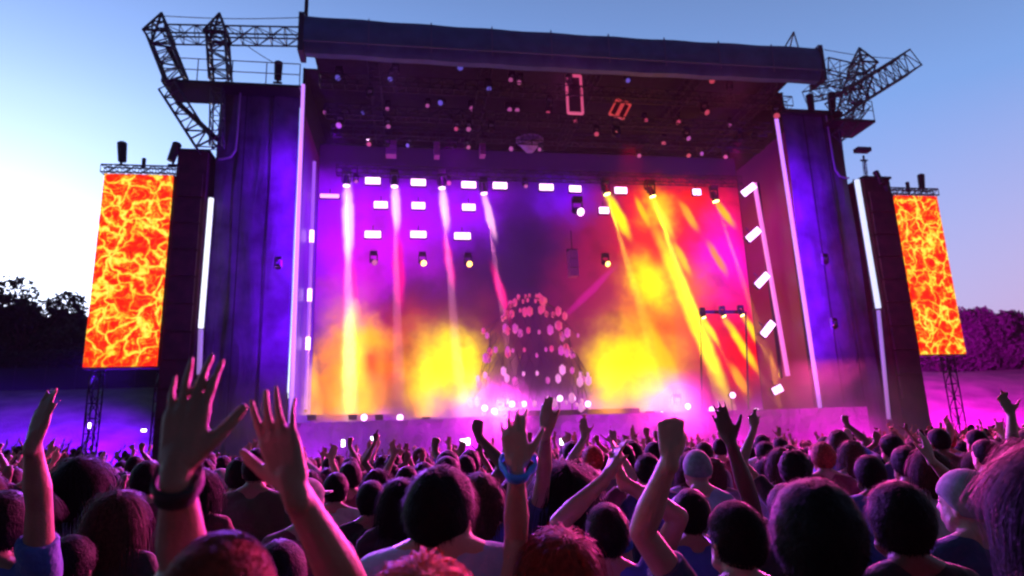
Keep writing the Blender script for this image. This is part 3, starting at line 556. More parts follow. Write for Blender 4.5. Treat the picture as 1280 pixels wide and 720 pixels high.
    for (px, py, rx, ry, an, c, am), XX, YY, pw in bl:
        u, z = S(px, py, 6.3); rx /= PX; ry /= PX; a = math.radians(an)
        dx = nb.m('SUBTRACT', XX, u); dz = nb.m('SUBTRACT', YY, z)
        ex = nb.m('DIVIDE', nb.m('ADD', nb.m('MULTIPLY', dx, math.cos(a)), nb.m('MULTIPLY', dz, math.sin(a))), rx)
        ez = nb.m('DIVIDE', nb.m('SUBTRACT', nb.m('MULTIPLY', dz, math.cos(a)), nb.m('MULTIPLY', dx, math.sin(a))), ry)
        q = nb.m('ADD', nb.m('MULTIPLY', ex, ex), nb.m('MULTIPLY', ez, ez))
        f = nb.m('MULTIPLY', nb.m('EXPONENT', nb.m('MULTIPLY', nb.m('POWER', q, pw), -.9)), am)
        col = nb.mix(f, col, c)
    n9 = nt.nodes.new('ShaderNodeTexNoise'); n9.inputs['Scale'].default_value = .55; n9.inputs['Detail'].default_value = 5; nt.links.new(uv.outputs[0], n9.inputs['Vector'])
    g9 = nb.m('MULTIPLY_ADD', n9.outputs['Fac'], 2.4, -.1, True); cc9 = nt.nodes.new('ShaderNodeCombineColor'); [nt.links.new(g9, cc9.inputs[i_]) for i_ in range(3)]
    col = nb.mix(.8, col, cc9.outputs[0], 'MULTIPLY')  # cloudy smoke texture painted into the glow
    tf = nb.m('DIVIDE', nb.m('SUBTRACT', 17.9, nb.m('MULTIPLY_ADD', n8.outputs['Fac'], 1.2, sp0.outputs[1])), 1.7, 0, True); col = nb.mix(nb.m('POWER', tf, 1.3), (.008, 0, .025), col)  # painted glow fades to dark at the wall top
    nt.links.new(col, b.inputs['Emission Color']); b.inputs['Emission Strength'].default_value = 1.15
    b.inputs['Base Color'].default_value = (.01, .01, .01, 1); b.inputs['Roughness'].default_value = .7
    return m
T = Thing('video_wall', 'huge video wall with painted violet, red and orange light at the back of the stage', 'video wall', W(12.1, 6.3, 2.6))
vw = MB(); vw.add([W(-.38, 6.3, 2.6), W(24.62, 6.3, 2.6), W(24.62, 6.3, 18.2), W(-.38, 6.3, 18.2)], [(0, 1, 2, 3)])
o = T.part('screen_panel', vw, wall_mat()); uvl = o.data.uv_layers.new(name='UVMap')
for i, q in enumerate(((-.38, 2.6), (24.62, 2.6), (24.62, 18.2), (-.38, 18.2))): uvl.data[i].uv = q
T.part('rear_frame', MB().box(-.5, 24.75, 6.32, 6.5, 2.6, 18.3), dark_metal)

# smoke
if 'smoke' not in SKIP:
    sm = bpy.data.materials.new('stage_smoke'); sm.use_nodes = True; nt = sm.node_tree; nt.nodes.remove(nt.nodes['Principled BSDF'])
    pv = nt.nodes.new('ShaderNodeVolumePrincipled'); pv.inputs['Density'].default_value = .0075; pv.inputs['Color'].default_value = (.95, .95, .95, 1); pv.inputs['Anisotropy'].default_value = .1
    nt.links.new(pv.outputs[0], nt.nodes['Material Output'].inputs['Volume'])
    single('stage_smoke', MB().box(-.35, 24.6, -.5, 6.25, 2.63, 17.7), sm, W(12, 4, 2.65), 'coloured smoke filling the stage', 'smoke', kind='stuff')

if 'smoke' not in SKIP:
    sm2 = bpy.data.materials.new('low_smoke'); sm2.use_nodes = True; nt = sm2.node_tree; nt.nodes.remove(nt.nodes['Principled BSDF'])
    pv = nt.nodes.new('ShaderNodeVolumePrincipled'); pv.inputs['Color'].default_value = (.95, .95, .95, 1); nb = NB(nt)
    tc = nt.nodes.new('ShaderNodeTexCoord'); sp = nt.nodes.new('ShaderNodeSeparateXYZ'); nt.links.new(tc.outputs['Generated'], sp.inputs[0])
    n = nt.nodes.new('ShaderNodeTexNoise'); n.inputs['Scale'].default_value = .5; n.inputs['Detail'].default_value = 2; nt.links.new(tc.outputs['Object'], n.inputs['Vector'])
    fx = nb.m('MULTIPLY', nb.m('MULTIPLY', sp.outputs[0], 6, 0, True), nb.m('MULTIPLY', nb.m('SUBTRACT', 1, sp.outputs[0]), 6, 0, True)); fz = nb.m('POWER', nb.m('SUBTRACT', 1, sp.outputs[2], 0, True), 1.2)
    nt.links.new(nb.m('MULTIPLY', nb.m('MULTIPLY', fx, fz), nb.m('MULTIPLY_ADD', n.outputs['Fac'], 1.2, -.22, True)), pv.inputs['Density'])
    nt.links.new(pv.outputs[0], nt.nodes['Material Output'].inputs['Volume'])
    single('low_smoke', MB().box(-3, 28, -4.6, -1.6, .05, 4.6), sm2, W(12, -3, .05), 'magenta lit smoke lying in front of the stage', 'smoke', kind='stuff')

# flames: volume plumes with their own fire shape
def flame_mat(name, col, strength, seed):
    m = bpy.data.materials.new(name); m.use_nodes = True; nt = m.node_tree; nt.nodes.remove(nt.nodes['Principled BSDF']); nb = NB(nt)
    tc = nt.nodes.new('ShaderNodeTexCoord'); n = nt.nodes.new('ShaderNodeTexNoise'); n.inputs['Scale'].default_value = 3.2; n.inputs['Detail'].default_value = 3
    mp = nt.nodes.new('ShaderNodeMapping'); mp.inputs['Location'].default_value = (seed, seed, 0); nt.links.new(tc.outputs['Generated'], mp.inputs[0]); nt.links.new(mp.outputs[0], n.inputs['Vector'])
    sp = nt.nodes.new('ShaderNodeSeparateXYZ'); nt.links.new(tc.outputs['Generated'], sp.inputs[0])
    x = nb.m('MULTIPLY_ADD', sp.outputs[0], 2, -1); y = nb.m('MULTIPLY_ADD', sp.outputs[1], 2, -1); z = sp.outputs[2]
    wd = nb.m('MULTIPLY_ADD', nb.m('POWER', nb.m('SUBTRACT', 1, z, 0, True), .6), .85, .06)
    rr = nb.m('DIVIDE', nb.m('SQRT', nb.m('ADD', nb.m('MULTIPLY', x, x), nb.m('MULTIPLY', y, y))), wd)
    f = nb.m('SUBTRACT', 1, rr); f = nb.m('ADD', f, nb.m('MULTIPLY_ADD', n.outputs['Fac'], 1.5, -.85)); f = nb.m('MULTIPLY', f, 1.3, 0, True)
    em = nt.nodes.new('ShaderNodeEmission'); em.inputs['Color'].default_value = (*col, 1); nt.links.new(nb.m('MULTIPLY', f, strength), em.inputs['Strength'])
    nt.links.new(em.outputs[0], nt.nodes['Material Output'].inputs['Volume']); return m
def flame(px0, px1, ptop, pbot, v, d, label, col=(1, .42, .02), st=1., seed=0):
    ua, zb = S(px0, pbot, v); ub, _ = S(px1, pbot, v); _, zt = S((px0+px1)/2, ptop, v); base = W((ua+ub)/2, v, zb)
    me = MB().box(ua, ub, v-d/2, v+d/2, zb, zt)
    T = Thing('flame_jet', label, 'flame', base, 'flame jets along the front of the stage')
    T.part('nozzle', MB().box(-.18, .18, -.18, .18, -.25, 0, lambda a, b, c: base+SU*a+SV*b+Z*c), lamp_case)
    o = T.part('flame', me, flame_mat('flame_gas', col, st, seed)); return T
if 'flames' not in SKIP:
    flame(372, 408, 440, 519, 1.2, 1.2, 'low flame jet at the far left by the violet strip', st=1.3, seed=1)
    flame(404, 478, 372, 519, 1.2, 2.2, 'tall narrow flame jet on the left of the stage', (1, .33, .01), 1.5, 2)
    flame(448, 500, 425, 519, 2.2, 1.4, 'short flame jet right of the tall one', (1, .3, .01), .6, 3)
    flame(505, 560, 430, 522, 1.6, 1.6, 'left slanting flame below the big round fireball', (1, .3, .01), 1.2, 4)
    flame(555, 620, 420, 522, 1.6, 1.6, 'right flame below the big round fireball', (1, .33, .01), 1.2, 5)
    flame(725, 795, 440, 522, 1.4, 1.8, 'low flame in the right half of the stage', (1, .33, .01), 1.3, 6)
    flame(775, 850, 410, 515, 2.0, 1.8, 'flame beside the big yellow glow on the right', (1, .35, .01), .6, 7)

# fireball lights within the smoke (the pyro glow)
for px, py, v, e, c in ((565, 460, 4.6, 5200, (1, .55, .03)), (562, 450, 4.8, 2600, (1, .7, .1)), (790, 462, 4.6, 5200, (1, .55, .03)), (437, 460, 3, 2500, (1, .45, .03)), (822, 360, 4.8, 3600, (1, .5, .02)), (824, 262, 4.8, 1600, (1, .5, .05))):
    if 'fire' not in SKIP: light('fireball_light', 'POINT', SW(px, py, v), e*.05, (c[0], c[1]*.68, c[2]*.4), None, None, .45)
# coloured wash spots
wash = [((.5, 3.8, 18.3), (4, 6, 4), 16000, (.25, .0, 1), 70), ((7, 3.8, 18.3), (8, 7, 8), 26000, (.45, .0, 1), 70), ((17, 3.8, 18.3), (18, 7, 8), 38000, (1, .0, .06), 70), ((23.5, 3.8, 18.3), (21, 6, 6), 16000, (1, .0, .35), 70)]
for a, b, e, c, ang in wash:
    light('wash_light', 'SPOT', W(*a), e*.05, c, None, W(*b), .3, ang, .8)
# added violet wing fills and skirt wash
for u, lab in ((-.75, 'left'), (24.45, 'right')):       # unseen one-sided area light added for the violet glow on each wing
    Lr = bpy.data.lights.new('wing_fill_light', 'AREA'); Lr.shape = 'RECTANGLE'; Lr.size = .25; Lr.size_y = 10; Lr.energy = 620; Lr.color = (.17, .0, 1)
    Lo = bpy.data.objects.new('wing_fill_light', Lr); COL.objects.link(Lo); q0 = W(u, -1.0, 10.2); Lo.matrix_world = Matrix.Translation(q0) @ Matrix((tuple(SU)+(0,), (0, 0, 1, 0), tuple(-SV)+(0,), (0, 0, 0, 1))).transposed()
for u in (1.5, 7, 12.5, 18, 23.5):
    c = (.45, .0, 1) if u < 5 else ((.75, .0, 1) if u < 14 else (1, .0, .75))
    light('skirt_wash_light', 'SPOT', W(u, -4.2, .35), 1200, c, None, W(u, -1, 1.6), .2, 110, .8)
# bank washes
light('bank_wash_light', 'SPOT', W(-7.5, 1.5, 6.5), 170000, (.11, .0, 1), None, W(-15, 8, -1), .4, 84, .9)
light('bank_wash_light', 'SPOT', W(30.5, 1.5, 7), 80000, (.75, .0, .9), None, W(42, 18, 4.5), .4, 120, .6)
# audience lights from the roof front
for u, v_, z_, e, c, t, lab in ((4, -2.2, 17.9, .35, (.45, .12, 1), (-5, 4, 1), 'audience lamp left of centre under the roof edge'), (12, -2.2, 17.9, .4, (1, .1, .62), (-1, 3, 1), 'audience lamp at the middle under the roof edge'), (20, -2.2, 17.9, .4, (1, .08, .38), (4, 5, 1), 'audience lamp right of centre under the roof edge'),
        (-.9, -.9, 9.2, .9, (.42, .08, 1), (-2, 3, 1.2), 'audience lamp on the left wing beside the light strip'), (24.7, -.9, 9.6, 1.3, (1, .06, .45), (2, 3, 1.2), 'audience lamp on the right wing beside the light strip'), (24.7, -.9, 6.4, .8, (1, .05, .30), (3, 6, 1.2), 'lower audience lamp on the right wing'),
        (8.5, -.9, 3.0, .4, (1, .04, .75), (-1, 2, 1.7), 'audience lamp on the stage edge left of centre'), (16.5, -.9, 3.0, .5, (1, .03, .5), (1, 2, 1.7), 'audience lamp on the stage edge right of centre')):
    c_ = W(u, v_, z_); T = moving_head(c_, t, lab, 'audience lamps on the stage', lamp_case, .7)
    light('audience_light', 'SPOT', c_+(Vector(t)-c_).normalized()*.4, 42000*e, c, T.o, t, .3, 62, .7)

# bulb dome
c = SW(664, 478, 3.1); R_ = 2.6
T = Thing('bulb_dome', 'tall dome of pink glowing bulbs on a dark lattice at the stage centre', 'bulb dome', W(*[(c-SO).dot(SU), 3.1, 2.6]))
rods = MB(); k = 0
blm = [emis('bulb_pink', (1, .02, .16), .4), emis('bulb_magenta', (.8, .05, .5), .45), emis('bulb_pale', (1, .3, .8), .6)]
for j in range(7):
    n = [19, 18, 17, 15, 13, 10, 6][j]; ph = j/6.6*PI/2*.98
    for i in range(n):
        a = -PI*.98 + PI*.96*(i+(.5 if j % 2 else 0))/n
        a += random.uniform(-.07, .07); ph_ = ph+random.uniform(-.05, .05); p = c + (SU*math.cos(a)+SV*math.sin(a))*R_*math.cos(ph_)*random.uniform(.8, 1.25) + Z*(R_*2.15*math.sin(ph_)-1.2); bs = random.choice((.07, .10, .13, .15))
        m_ = blm[2] if j == 0 or (j == 1 and i % 3) else (blm[1] if j in (1, 2, 3) and (i+j) % 3 else blm[0])
        T.part('bulb', MB().ell(p, (bs*1.2, bs*1.2, bs*1.8), 5, 3), m_, smooth=True)
        for s_ in (-1, 1):
            a2 = a + s_*PI/n*1.0; ph2 = (j+1)/6.6*PI/2*.98; q = c + (SU*math.cos(a2)+SV*math.sin(a2))*R_*math.cos(ph2) + Z*(R_*2.15*math.sin(ph2)-1.2)
            rods.tube(p, q, .014, 4)
T.part('lattice', rods, mat('lattice_metal', (.10, .04, .12), .5, .2))
# low riser and small white lamps at its foot
single('band_riser', MB().box(9.6, 15.6, 1.6, 6.2, 2.6, 2.95), black, W(12.6, 4, 2.6), 'low black riser carrying the bulb dome', 'riser')
for k, (px, py) in enumerate(((606, 510), (618, 514), (640, 505), (655, 505), (700, 498), (716, 498), (735, 505), (860, 508), (890, 512), (916, 494), (946, 514), (828, 518), (500, 522), (455, 522))):
    c = SW(px, py, 1.0); T = Thing('floor_lamp', 'small bright floor lamp along the stage front edge', 'floor lamp', W((c-SO).dot(SU), 1, 2.6), 'small floor lamps on the stage front')
    T.part('housing', MB().cone(c+SV*.25, c+SV*.02, .13, .17, 10).tube(W((c-SO).dot(SU), 1.2, 2.6), c+SV*.2, .03, 5), lamp_case); T.part('lens', MB().cone(c+SV*.02, c-SV*.02, .15, .14, 10), white_pink)

# ------------------------------------------------------------------ trees
def leaf_mat(name, c): return mat(name, c, .9, nscale=.5, nmix=.3, spec=.2)
leaf = leaf_mat('dark_leaves', (.035, .045, .03)); leaf2 = leaf_mat('plum_leaves', (.06, .045, .05)); bark = mat('bark', (.05, .035, .03), .9, nscale=8, nmix=.4)
def tree(x, y, h, cr, label, m, seed, nl=8000, group=None):
    r = random.Random(seed); z0 = gz(x, y); base = Vector((x, y, z0)); T = Thing('tree', label, 'tree', base, group)
    tk = MB(); top = base+Z*h*.5; tk.cone(base-Z*.2, top, .035*h, .018*h, 9); clumps = []
    for i in range(18):
        a = r.uniform(0, 2*PI); rr = cr*math.sqrt(r.random())*.85; zz = h*(.12+.80*r.random())*(1-.28*(rr/cr)**2)
        p = base+Vector((math.cos(a)*rr, math.sin(a)*rr, zz)); clumps.append((p, cr*r.uniform(.26, .46)))
        tk.cone(base+Z*h*r.uniform(.25, .5), p, .012*h, .003*h, 5)
    T.part('trunk', tk, bark)
    N = nl; ci = rng.integers(0, len(clumps), N); cc = np.array([tuple(q[0]) for q in clumps])[ci]; cr_ = np.array([q[1] for q in clumps])[ci]
    d = rng.normal(size=(N, 3)); d /= np.linalg.norm(d, axis=1)[:, None]; rad = cr_*(.45+.6*rng.random(N)**.6)
    p = cc+d*rad[:, None]*np.array([1, 1, .8]); s_ = .13+.13*rng.random(N)
    a = rng.normal(size=(N, 3)); a /= np.linalg.norm(a, axis=1)[:, None]; b = np.cross(a, rng.normal(size=(N, 3))); b /= np.linalg.norm(b, axis=1)[:, None]
    vs = np.stack([p-a*s_[:, None], p+b*s_[:, None]*.6, p+a*s_[:, None], p-b*s_[:, None]*.6], 1).reshape(-1, 3)-np.array(base)
    me = bpy.data.meshes.new('crown'); me.from_pydata(vs.tolist(), [], [(4*i, 4*i+1, 4*i+2, 4*i+3) for i in range(N)]); mkobj('crown', me, m, T.o)
def tree_px(px, ptop, d, label, m, seed, cr=None):
    p = P(px, ptop, d); h = p.z-gz(p.x, p.y); tree(p.x, p.y, h, cr or h*.45, label, m, seed, group=None)
tree_px(42, 352, 50, 'broad dark tree standing alone at the far left', leaf, 1, 4.2)
tree_px(8, 372, 54, 'dark tree at the left edge of the picture', leaf, 2, 3.6)
tree_px(90, 378, 56, 'lower dark tree just left of the left video screen', leaf2, 3, 3.4)
tree_px(-40, 360, 56, 'dark tree beyond the left edge of the crowd', leaf, 14, 4.4)
tree_px(135, 392, 58, 'dark tree behind the left video screen', leaf2, 4, 4.2)
tree_px(190, 400, 60, 'dark tree behind the left speaker tower', leaf2, 5, 4.2)
tree_px(1160, 392, 60, 'plum-lit tree behind the right video screen', leaf2, 6, 4.5)
tree_px(1210, 382, 58, 'plum-lit tree just right of the right video screen', leaf2, 7, 3.8)
tree_px(1238, 376, 62, 'tallest plum-lit tree on the right bank', leaf2, 8, 3.6)
tree_px(1268, 398, 60, 'plum-lit tree near the right edge of the picture', leaf2, 9, 3.6)
tree_px(1320, 385, 60, 'plum-lit tree beyond the right edge of the picture', leaf2, 10, 4.4)
tree_px(1130, 420, 66, 'low plum-lit tree behind the right speaker tower', leaf2, 11, 4.4)
light('tree_wash_light', 'SPOT', W(31, 3.2, 3.6), 3000, (.6, .0, .8), None, W(44, 32, 11), .4, 90, .8)
# dark site fence on the left bank
fp = MB(); n = 26
def fpt(i): q = W(-26+25*i/n, 20.5, 0); return Vector((q.x, q.y, gz(q.x, q.y)))
T = Thing('site_fence', 'long dark mesh fence on the bank behind the left screen', 'fence', fpt(13))
fm = MB()
for i in range(n): a, b = fpt(i), fpt(i+1); fm.add([a, b, b+Z*1.5, a+Z*1.5], [(0, 1, 2, 3)])
T.part('mesh_panel', fm, mat('fence_mesh', (.02, .03, .025), .9))
for i in range(0, n+1, 2): a = fpt(i); T.part('post', MB().tube(a, a+Z*1.65, .05, 6), dark_metal)

def hedge(u0_, u1_, v, h, label, m, N=9000):
    base = W((u0_+u1_)/2, v, 0); base.z = gz(base.x, base.y); T = Thing('hedge', label, 'hedge', base)
    uu = rng.uniform(u0_, u1_, N); vv = v+rng.normal(size=N)*.9; hh = rng.random(N)**.7; vs = []
    for a, b, c in zip(uu, vv, hh):
        q = W(a, b, 0); top = h*(.75+.3*noise.noise(Vector((a*.45, 3, h)))+.12*noise.noise(Vector((a*1.7, 1, h)))); q.z = gz(q.x, q.y)+c*top
        d1 = Vector(rng.normal(size=3)).normalized()*.2; d2 = Vector(rng.normal(size=3)).normalized()*.13
        q = q-base; vs += [q-d1, q+d2, q+d1, q-d2]
    me = bpy.data.meshes.new('foliage'); me.from_pydata([tuple(q) for q in vs], [], [(4*i, 4*i+1, 4*i+2, 4*i+3) for i in range(N)]); mkobj('foliage', me, m, T.o)
    st = None
    for i in range(int((u1_-u0_)/3)): q = W(u0_+.7+i*3, v, 0); q.z = gz(q.x, q.y)-.1; T.part('stem', MB().tube(q, q+Z*h*.6, .07, 5), bark)
hedge(-34, 0, 24, 3.6, 'long dark hedge on top of the left bank below the trees', leaf, 16000)
hedge(30, 62, 26, 3.0, 'long plum-lit hedge on top of the right bank below the trees', leaf2, 14000)

if 'haze' not in SKIP:
    hz = bpy.data.materials.new('haze'); hz.use_nodes = True; nt = hz.node_tree; nt.nodes.remove(nt.nodes['Principled BSDF'])
    pv = nt.nodes.new('ShaderNodeVolumePrincipled'); pv.inputs['Density'].default_value = .00009; pv.inputs['Color'].default_value = (.9, .9, .95, 1); pv.inputs['Anisotropy'].default_value = .2
    nt.links.new(pv.outputs[0], nt.nodes['Material Output'].inputs['Volume'])
    single('haze', MB().box(-230, 230, -70, 190, -3, 32, lambda a, b, c: Vector((a, b, c))), hz, (0, 0, -3), 'thin evening haze over the festival field', 'haze', kind='stuff')

# ------------------------------------------------------------------ people
skins = {k: mat('skin_'+k, c, .5, nscale=14, nmix=.12, bump=.3, bscale=120, sss=.1, spec=.45) for k, c in
         dict(light=(.42, .25, .19), tan=(.30, .165, .115), brown=(.15, .075, .05), dark=(.085, .04, .028)).items()}
shoe_m = mat('shoe', (.03, .03, .035), .6); eye_w = mat('eye_white', (.6, .58, .56), .25); eye_d = mat('eye_iris', (.03, .02, .015), .2); lip_m = mat('lips', (.28, .09, .08), .45)
def hair_mat(name, c):
    m = mat('hair_'+name, c, .62, nscale=60, nmix=.5, bump=.5, bscale=120, spec=.12); return m
hairs = {k: hair_mat(k, c) for k, c in dict(black=(.005, .004, .004), brown=(.05, .025, .016), ginger=(.62, .10, .02), auburn=(.22, .03, .02), grey=(.22, .20, .21), blond=(.25, .16, .08)).items()}
cap_m = mat('cap_grey', (.20, .20, .22), .85, nscale=30, nmix=.3, bump=.3, bscale=200)
def cloth(name, c): return mat('cloth_'+name, c, .85, nscale=5, nmix=.22, bump=.35, bscale=7, sheen=.2)
shirts = {k: cloth(k, c) for k, c in dict(black=(.014, .013, .016), navy=(.02, .035, .12), blue=(.045, .10, .40), paleblue=(.36, .42, .66), white=(.55, .53, .56), grey=(.14, .14, .16), maroon=(.13, .02, .035), olive=(.07, .07, .045), plaid=(.16, .03, .05)).items()}
denim = cloth('denim', (.03, .045, .09))

def remesh(mb, voxel, smooth=3, name='body', fac=.5):
    me = mb.mesh('tmp'); o = bpy.data.objects.new('tmp', me); COL.objects.link(o)
    r = o.modifiers.new('r', 'REMESH'); r.mode = 'VOXEL'; r.voxel_size = voxel; r.adaptivity = 0; r.use_smooth_shade = True
    if smooth: s_ = o.modifiers.new('s', 'SMOOTH'); s_.factor = fac; s_.iterations = smooth
    dg = bpy.context.evaluated_depsgraph_get(); out = bpy.data.meshes.new_from_object(o.evaluated_get(dg)); out.name = name; out.materials.clear()
    bpy.data.objects.remove(o); bpy.data.meshes.remove(me)
    out.polygons.foreach_set('use_smooth', [True]*len(out.polygons)); return out
def rot_about(v, axis, ang): return Matrix.Rotation(ang, 3, axis) @ v
def ik(S_, T_, l1, l2, hint):
    d = T_-S_; L = min(d.length, (l1+l2)*.995); dn = d.normalized(); T2 = S_+dn*L
    a = (l1*l1-l2*l2+L*L)/(2*L); h = math.sqrt(max(0, l1*l1-a*a)); hp = (hint-dn*hint.dot(dn))
    hp = hp.normalized() if hp.length > 1e-4 else Vector((0, 0, -1))
    return S_+dn*a+hp*h, T2
def hand(mb, wr, F, N, side, pose='open', s=1., n=10, fing=True):
    F = F.normalized(); N = (N-F*N.dot(F)).normalized(); T = (N.cross(F) if side == 'L' else F.cross(N)).normalized()
    K = lambda f, t, nn=0: wr + (F*f + T*t + N*nn)*s
    mb.capsule(wr-F*.02*s, K(.025, 0), .024*s, .024*s, n)
    kn = [(.094, .027), (.098, .009), (.093, -.010), (.084, -.027)]
    for f, t in kn: mb.capsule(K(.018, t*.55), K(f, t), .0165*s, .0115*s, n)
    mb.capsule(K(.02, -.012), K(.07, -.022, .004), .018*s, .012*s, n)
    mb.capsule(K(.02, .016, .004), K(.055, .028, .006), .019*s, .014*s, n)
    ln = [(.042, .026, .021), (.047, .029, .022), (.044, .027, .021), (.034, .021, .019)]; rd = [.0083, .0086, .0081, .0071]
    sp, curl, th = dict(open=((.10, .02, -.07, -.2), (6, 10, 8), (.75, .25)), spread=((.24, .06, -.10, -.30), (4, 8, 6), (1.0, .1)), close=((.03, .0, -.02, -.05), (5, 8, 6), (.45, .3)),
                        relaxed=((.12, .02, -.08, -.22), (18, 28, 18), (.7, .6)), claw=((.10, .03, -.06, -.18), (30, 40, 25), (.55, .7)), fist=((.0, .0, .0, -.03), (78, 95, 65), (.35, 1.1)),
                        two=((.16, -.1, 0, 0), (4, 6, 5), (.4, 1.0)))[pose]
    for i, ((f, t), L3) in enumerate(zip(kn, ln)):
        cu = curl if not (pose == 'two' and i > 1) else (78, 95, 65)
        p = K(f, t); d = rot_about(F, N, (-1 if side == 'R' else 1)*0)
        d = (F*math.cos(sp[i]) + T*math.sin(sp[i])).normalized(); ax = d.cross(N).normalized(); r = rd[i]
        jit = (i % 2)*4-2
        for j in range(3):
            d = rot_about(d, ax, math.radians(cu[j]+jit)); q = p + d*L3[j]*s
            mb.capsule(p, q, r*s, (r-.0009)*s, n); p = q; r -= .0009
    a, b = th
    p = K(.022, .020, .006); d = (F*math.cos(a)+T*math.sin(a)+N*.25*b).normalized(); q = p+d*.045*s; mb.capsule(p, q, .0165*s, .0125*s, n)
    d2 = (d*math.cos(.25) + F*math.sin(.25) + N*.5*b).normalized() if pose != 'fist' else (F*.5 - T*.55 + N*.75).normalized()
    q2 = q+d2*.033*s; mb.capsule(q, q2, .0115*s, .0105*s, n)
    d3 = (d2+N*.3*b+F*.12).normalized(); mb.capsule(q2, q2+d3*.026*s, .0105*s, .0085*s, n)

def head_part(mb, hc, s, yaw, pitch, fine):
    R_ = Matrix.Rotation(yaw, 3, 'Z') @ Matrix.Rotation(pitch, 3, 'X')
    T_ = lambda x, y, z: hc + R_ @ Vector((x, y, z))*s
    mb.ell(T_(0, -.012, .028), (.071*s, .094*s, .092*s), 20, 14, R_)
    mb.ell(T_(0, .018, -.03), (.060*s, .070*s, .082*s), 18, 12, R_)
    mb.ell(T_(0, .052, -.088), (.026*s, .024*s, .020*s), 12, 8, R_)
    mb.capsule(T_(-.045, .02, -.055), T_(0, .05, -.088), .026*s, .024*s); mb.capsule(T_(.045, .02, -.055), T_(0, .05, -.088), .026*s, .024*s)
    mb.capsule(T_(0, .080, .012), T_(0, .098, -.022), .009*s, .012*s); mb.ell(T_(0, .094, -.026), (.017*s, .012*s, .010*s), 10, 6, R_)
    mb.capsule(T_(-.030, .070, .026), T_(.030, .070, .026), .013*s, .013*s)
    for k in (-1, 1):
        mb.ell(T_(k*.031, .070, .008), (.014*s, .012*s, .010*s), 10, 8, R_)
        mb.ell(T_(k*.076, -.008, -.010), (.008*s, .019*s, .032*s), 10, 8, R_ @ Matrix.Rotation(k*.35, 3, 'Z'))
    mb.ell(T_(0, .081, -.055), (.024*s, .010*s, .007*s), 12, 6, R_); mb.ell(T_(0, .080, -.065), (.020*s, .010*s, .007*s), 12, 6, R_)
    return T_, R_

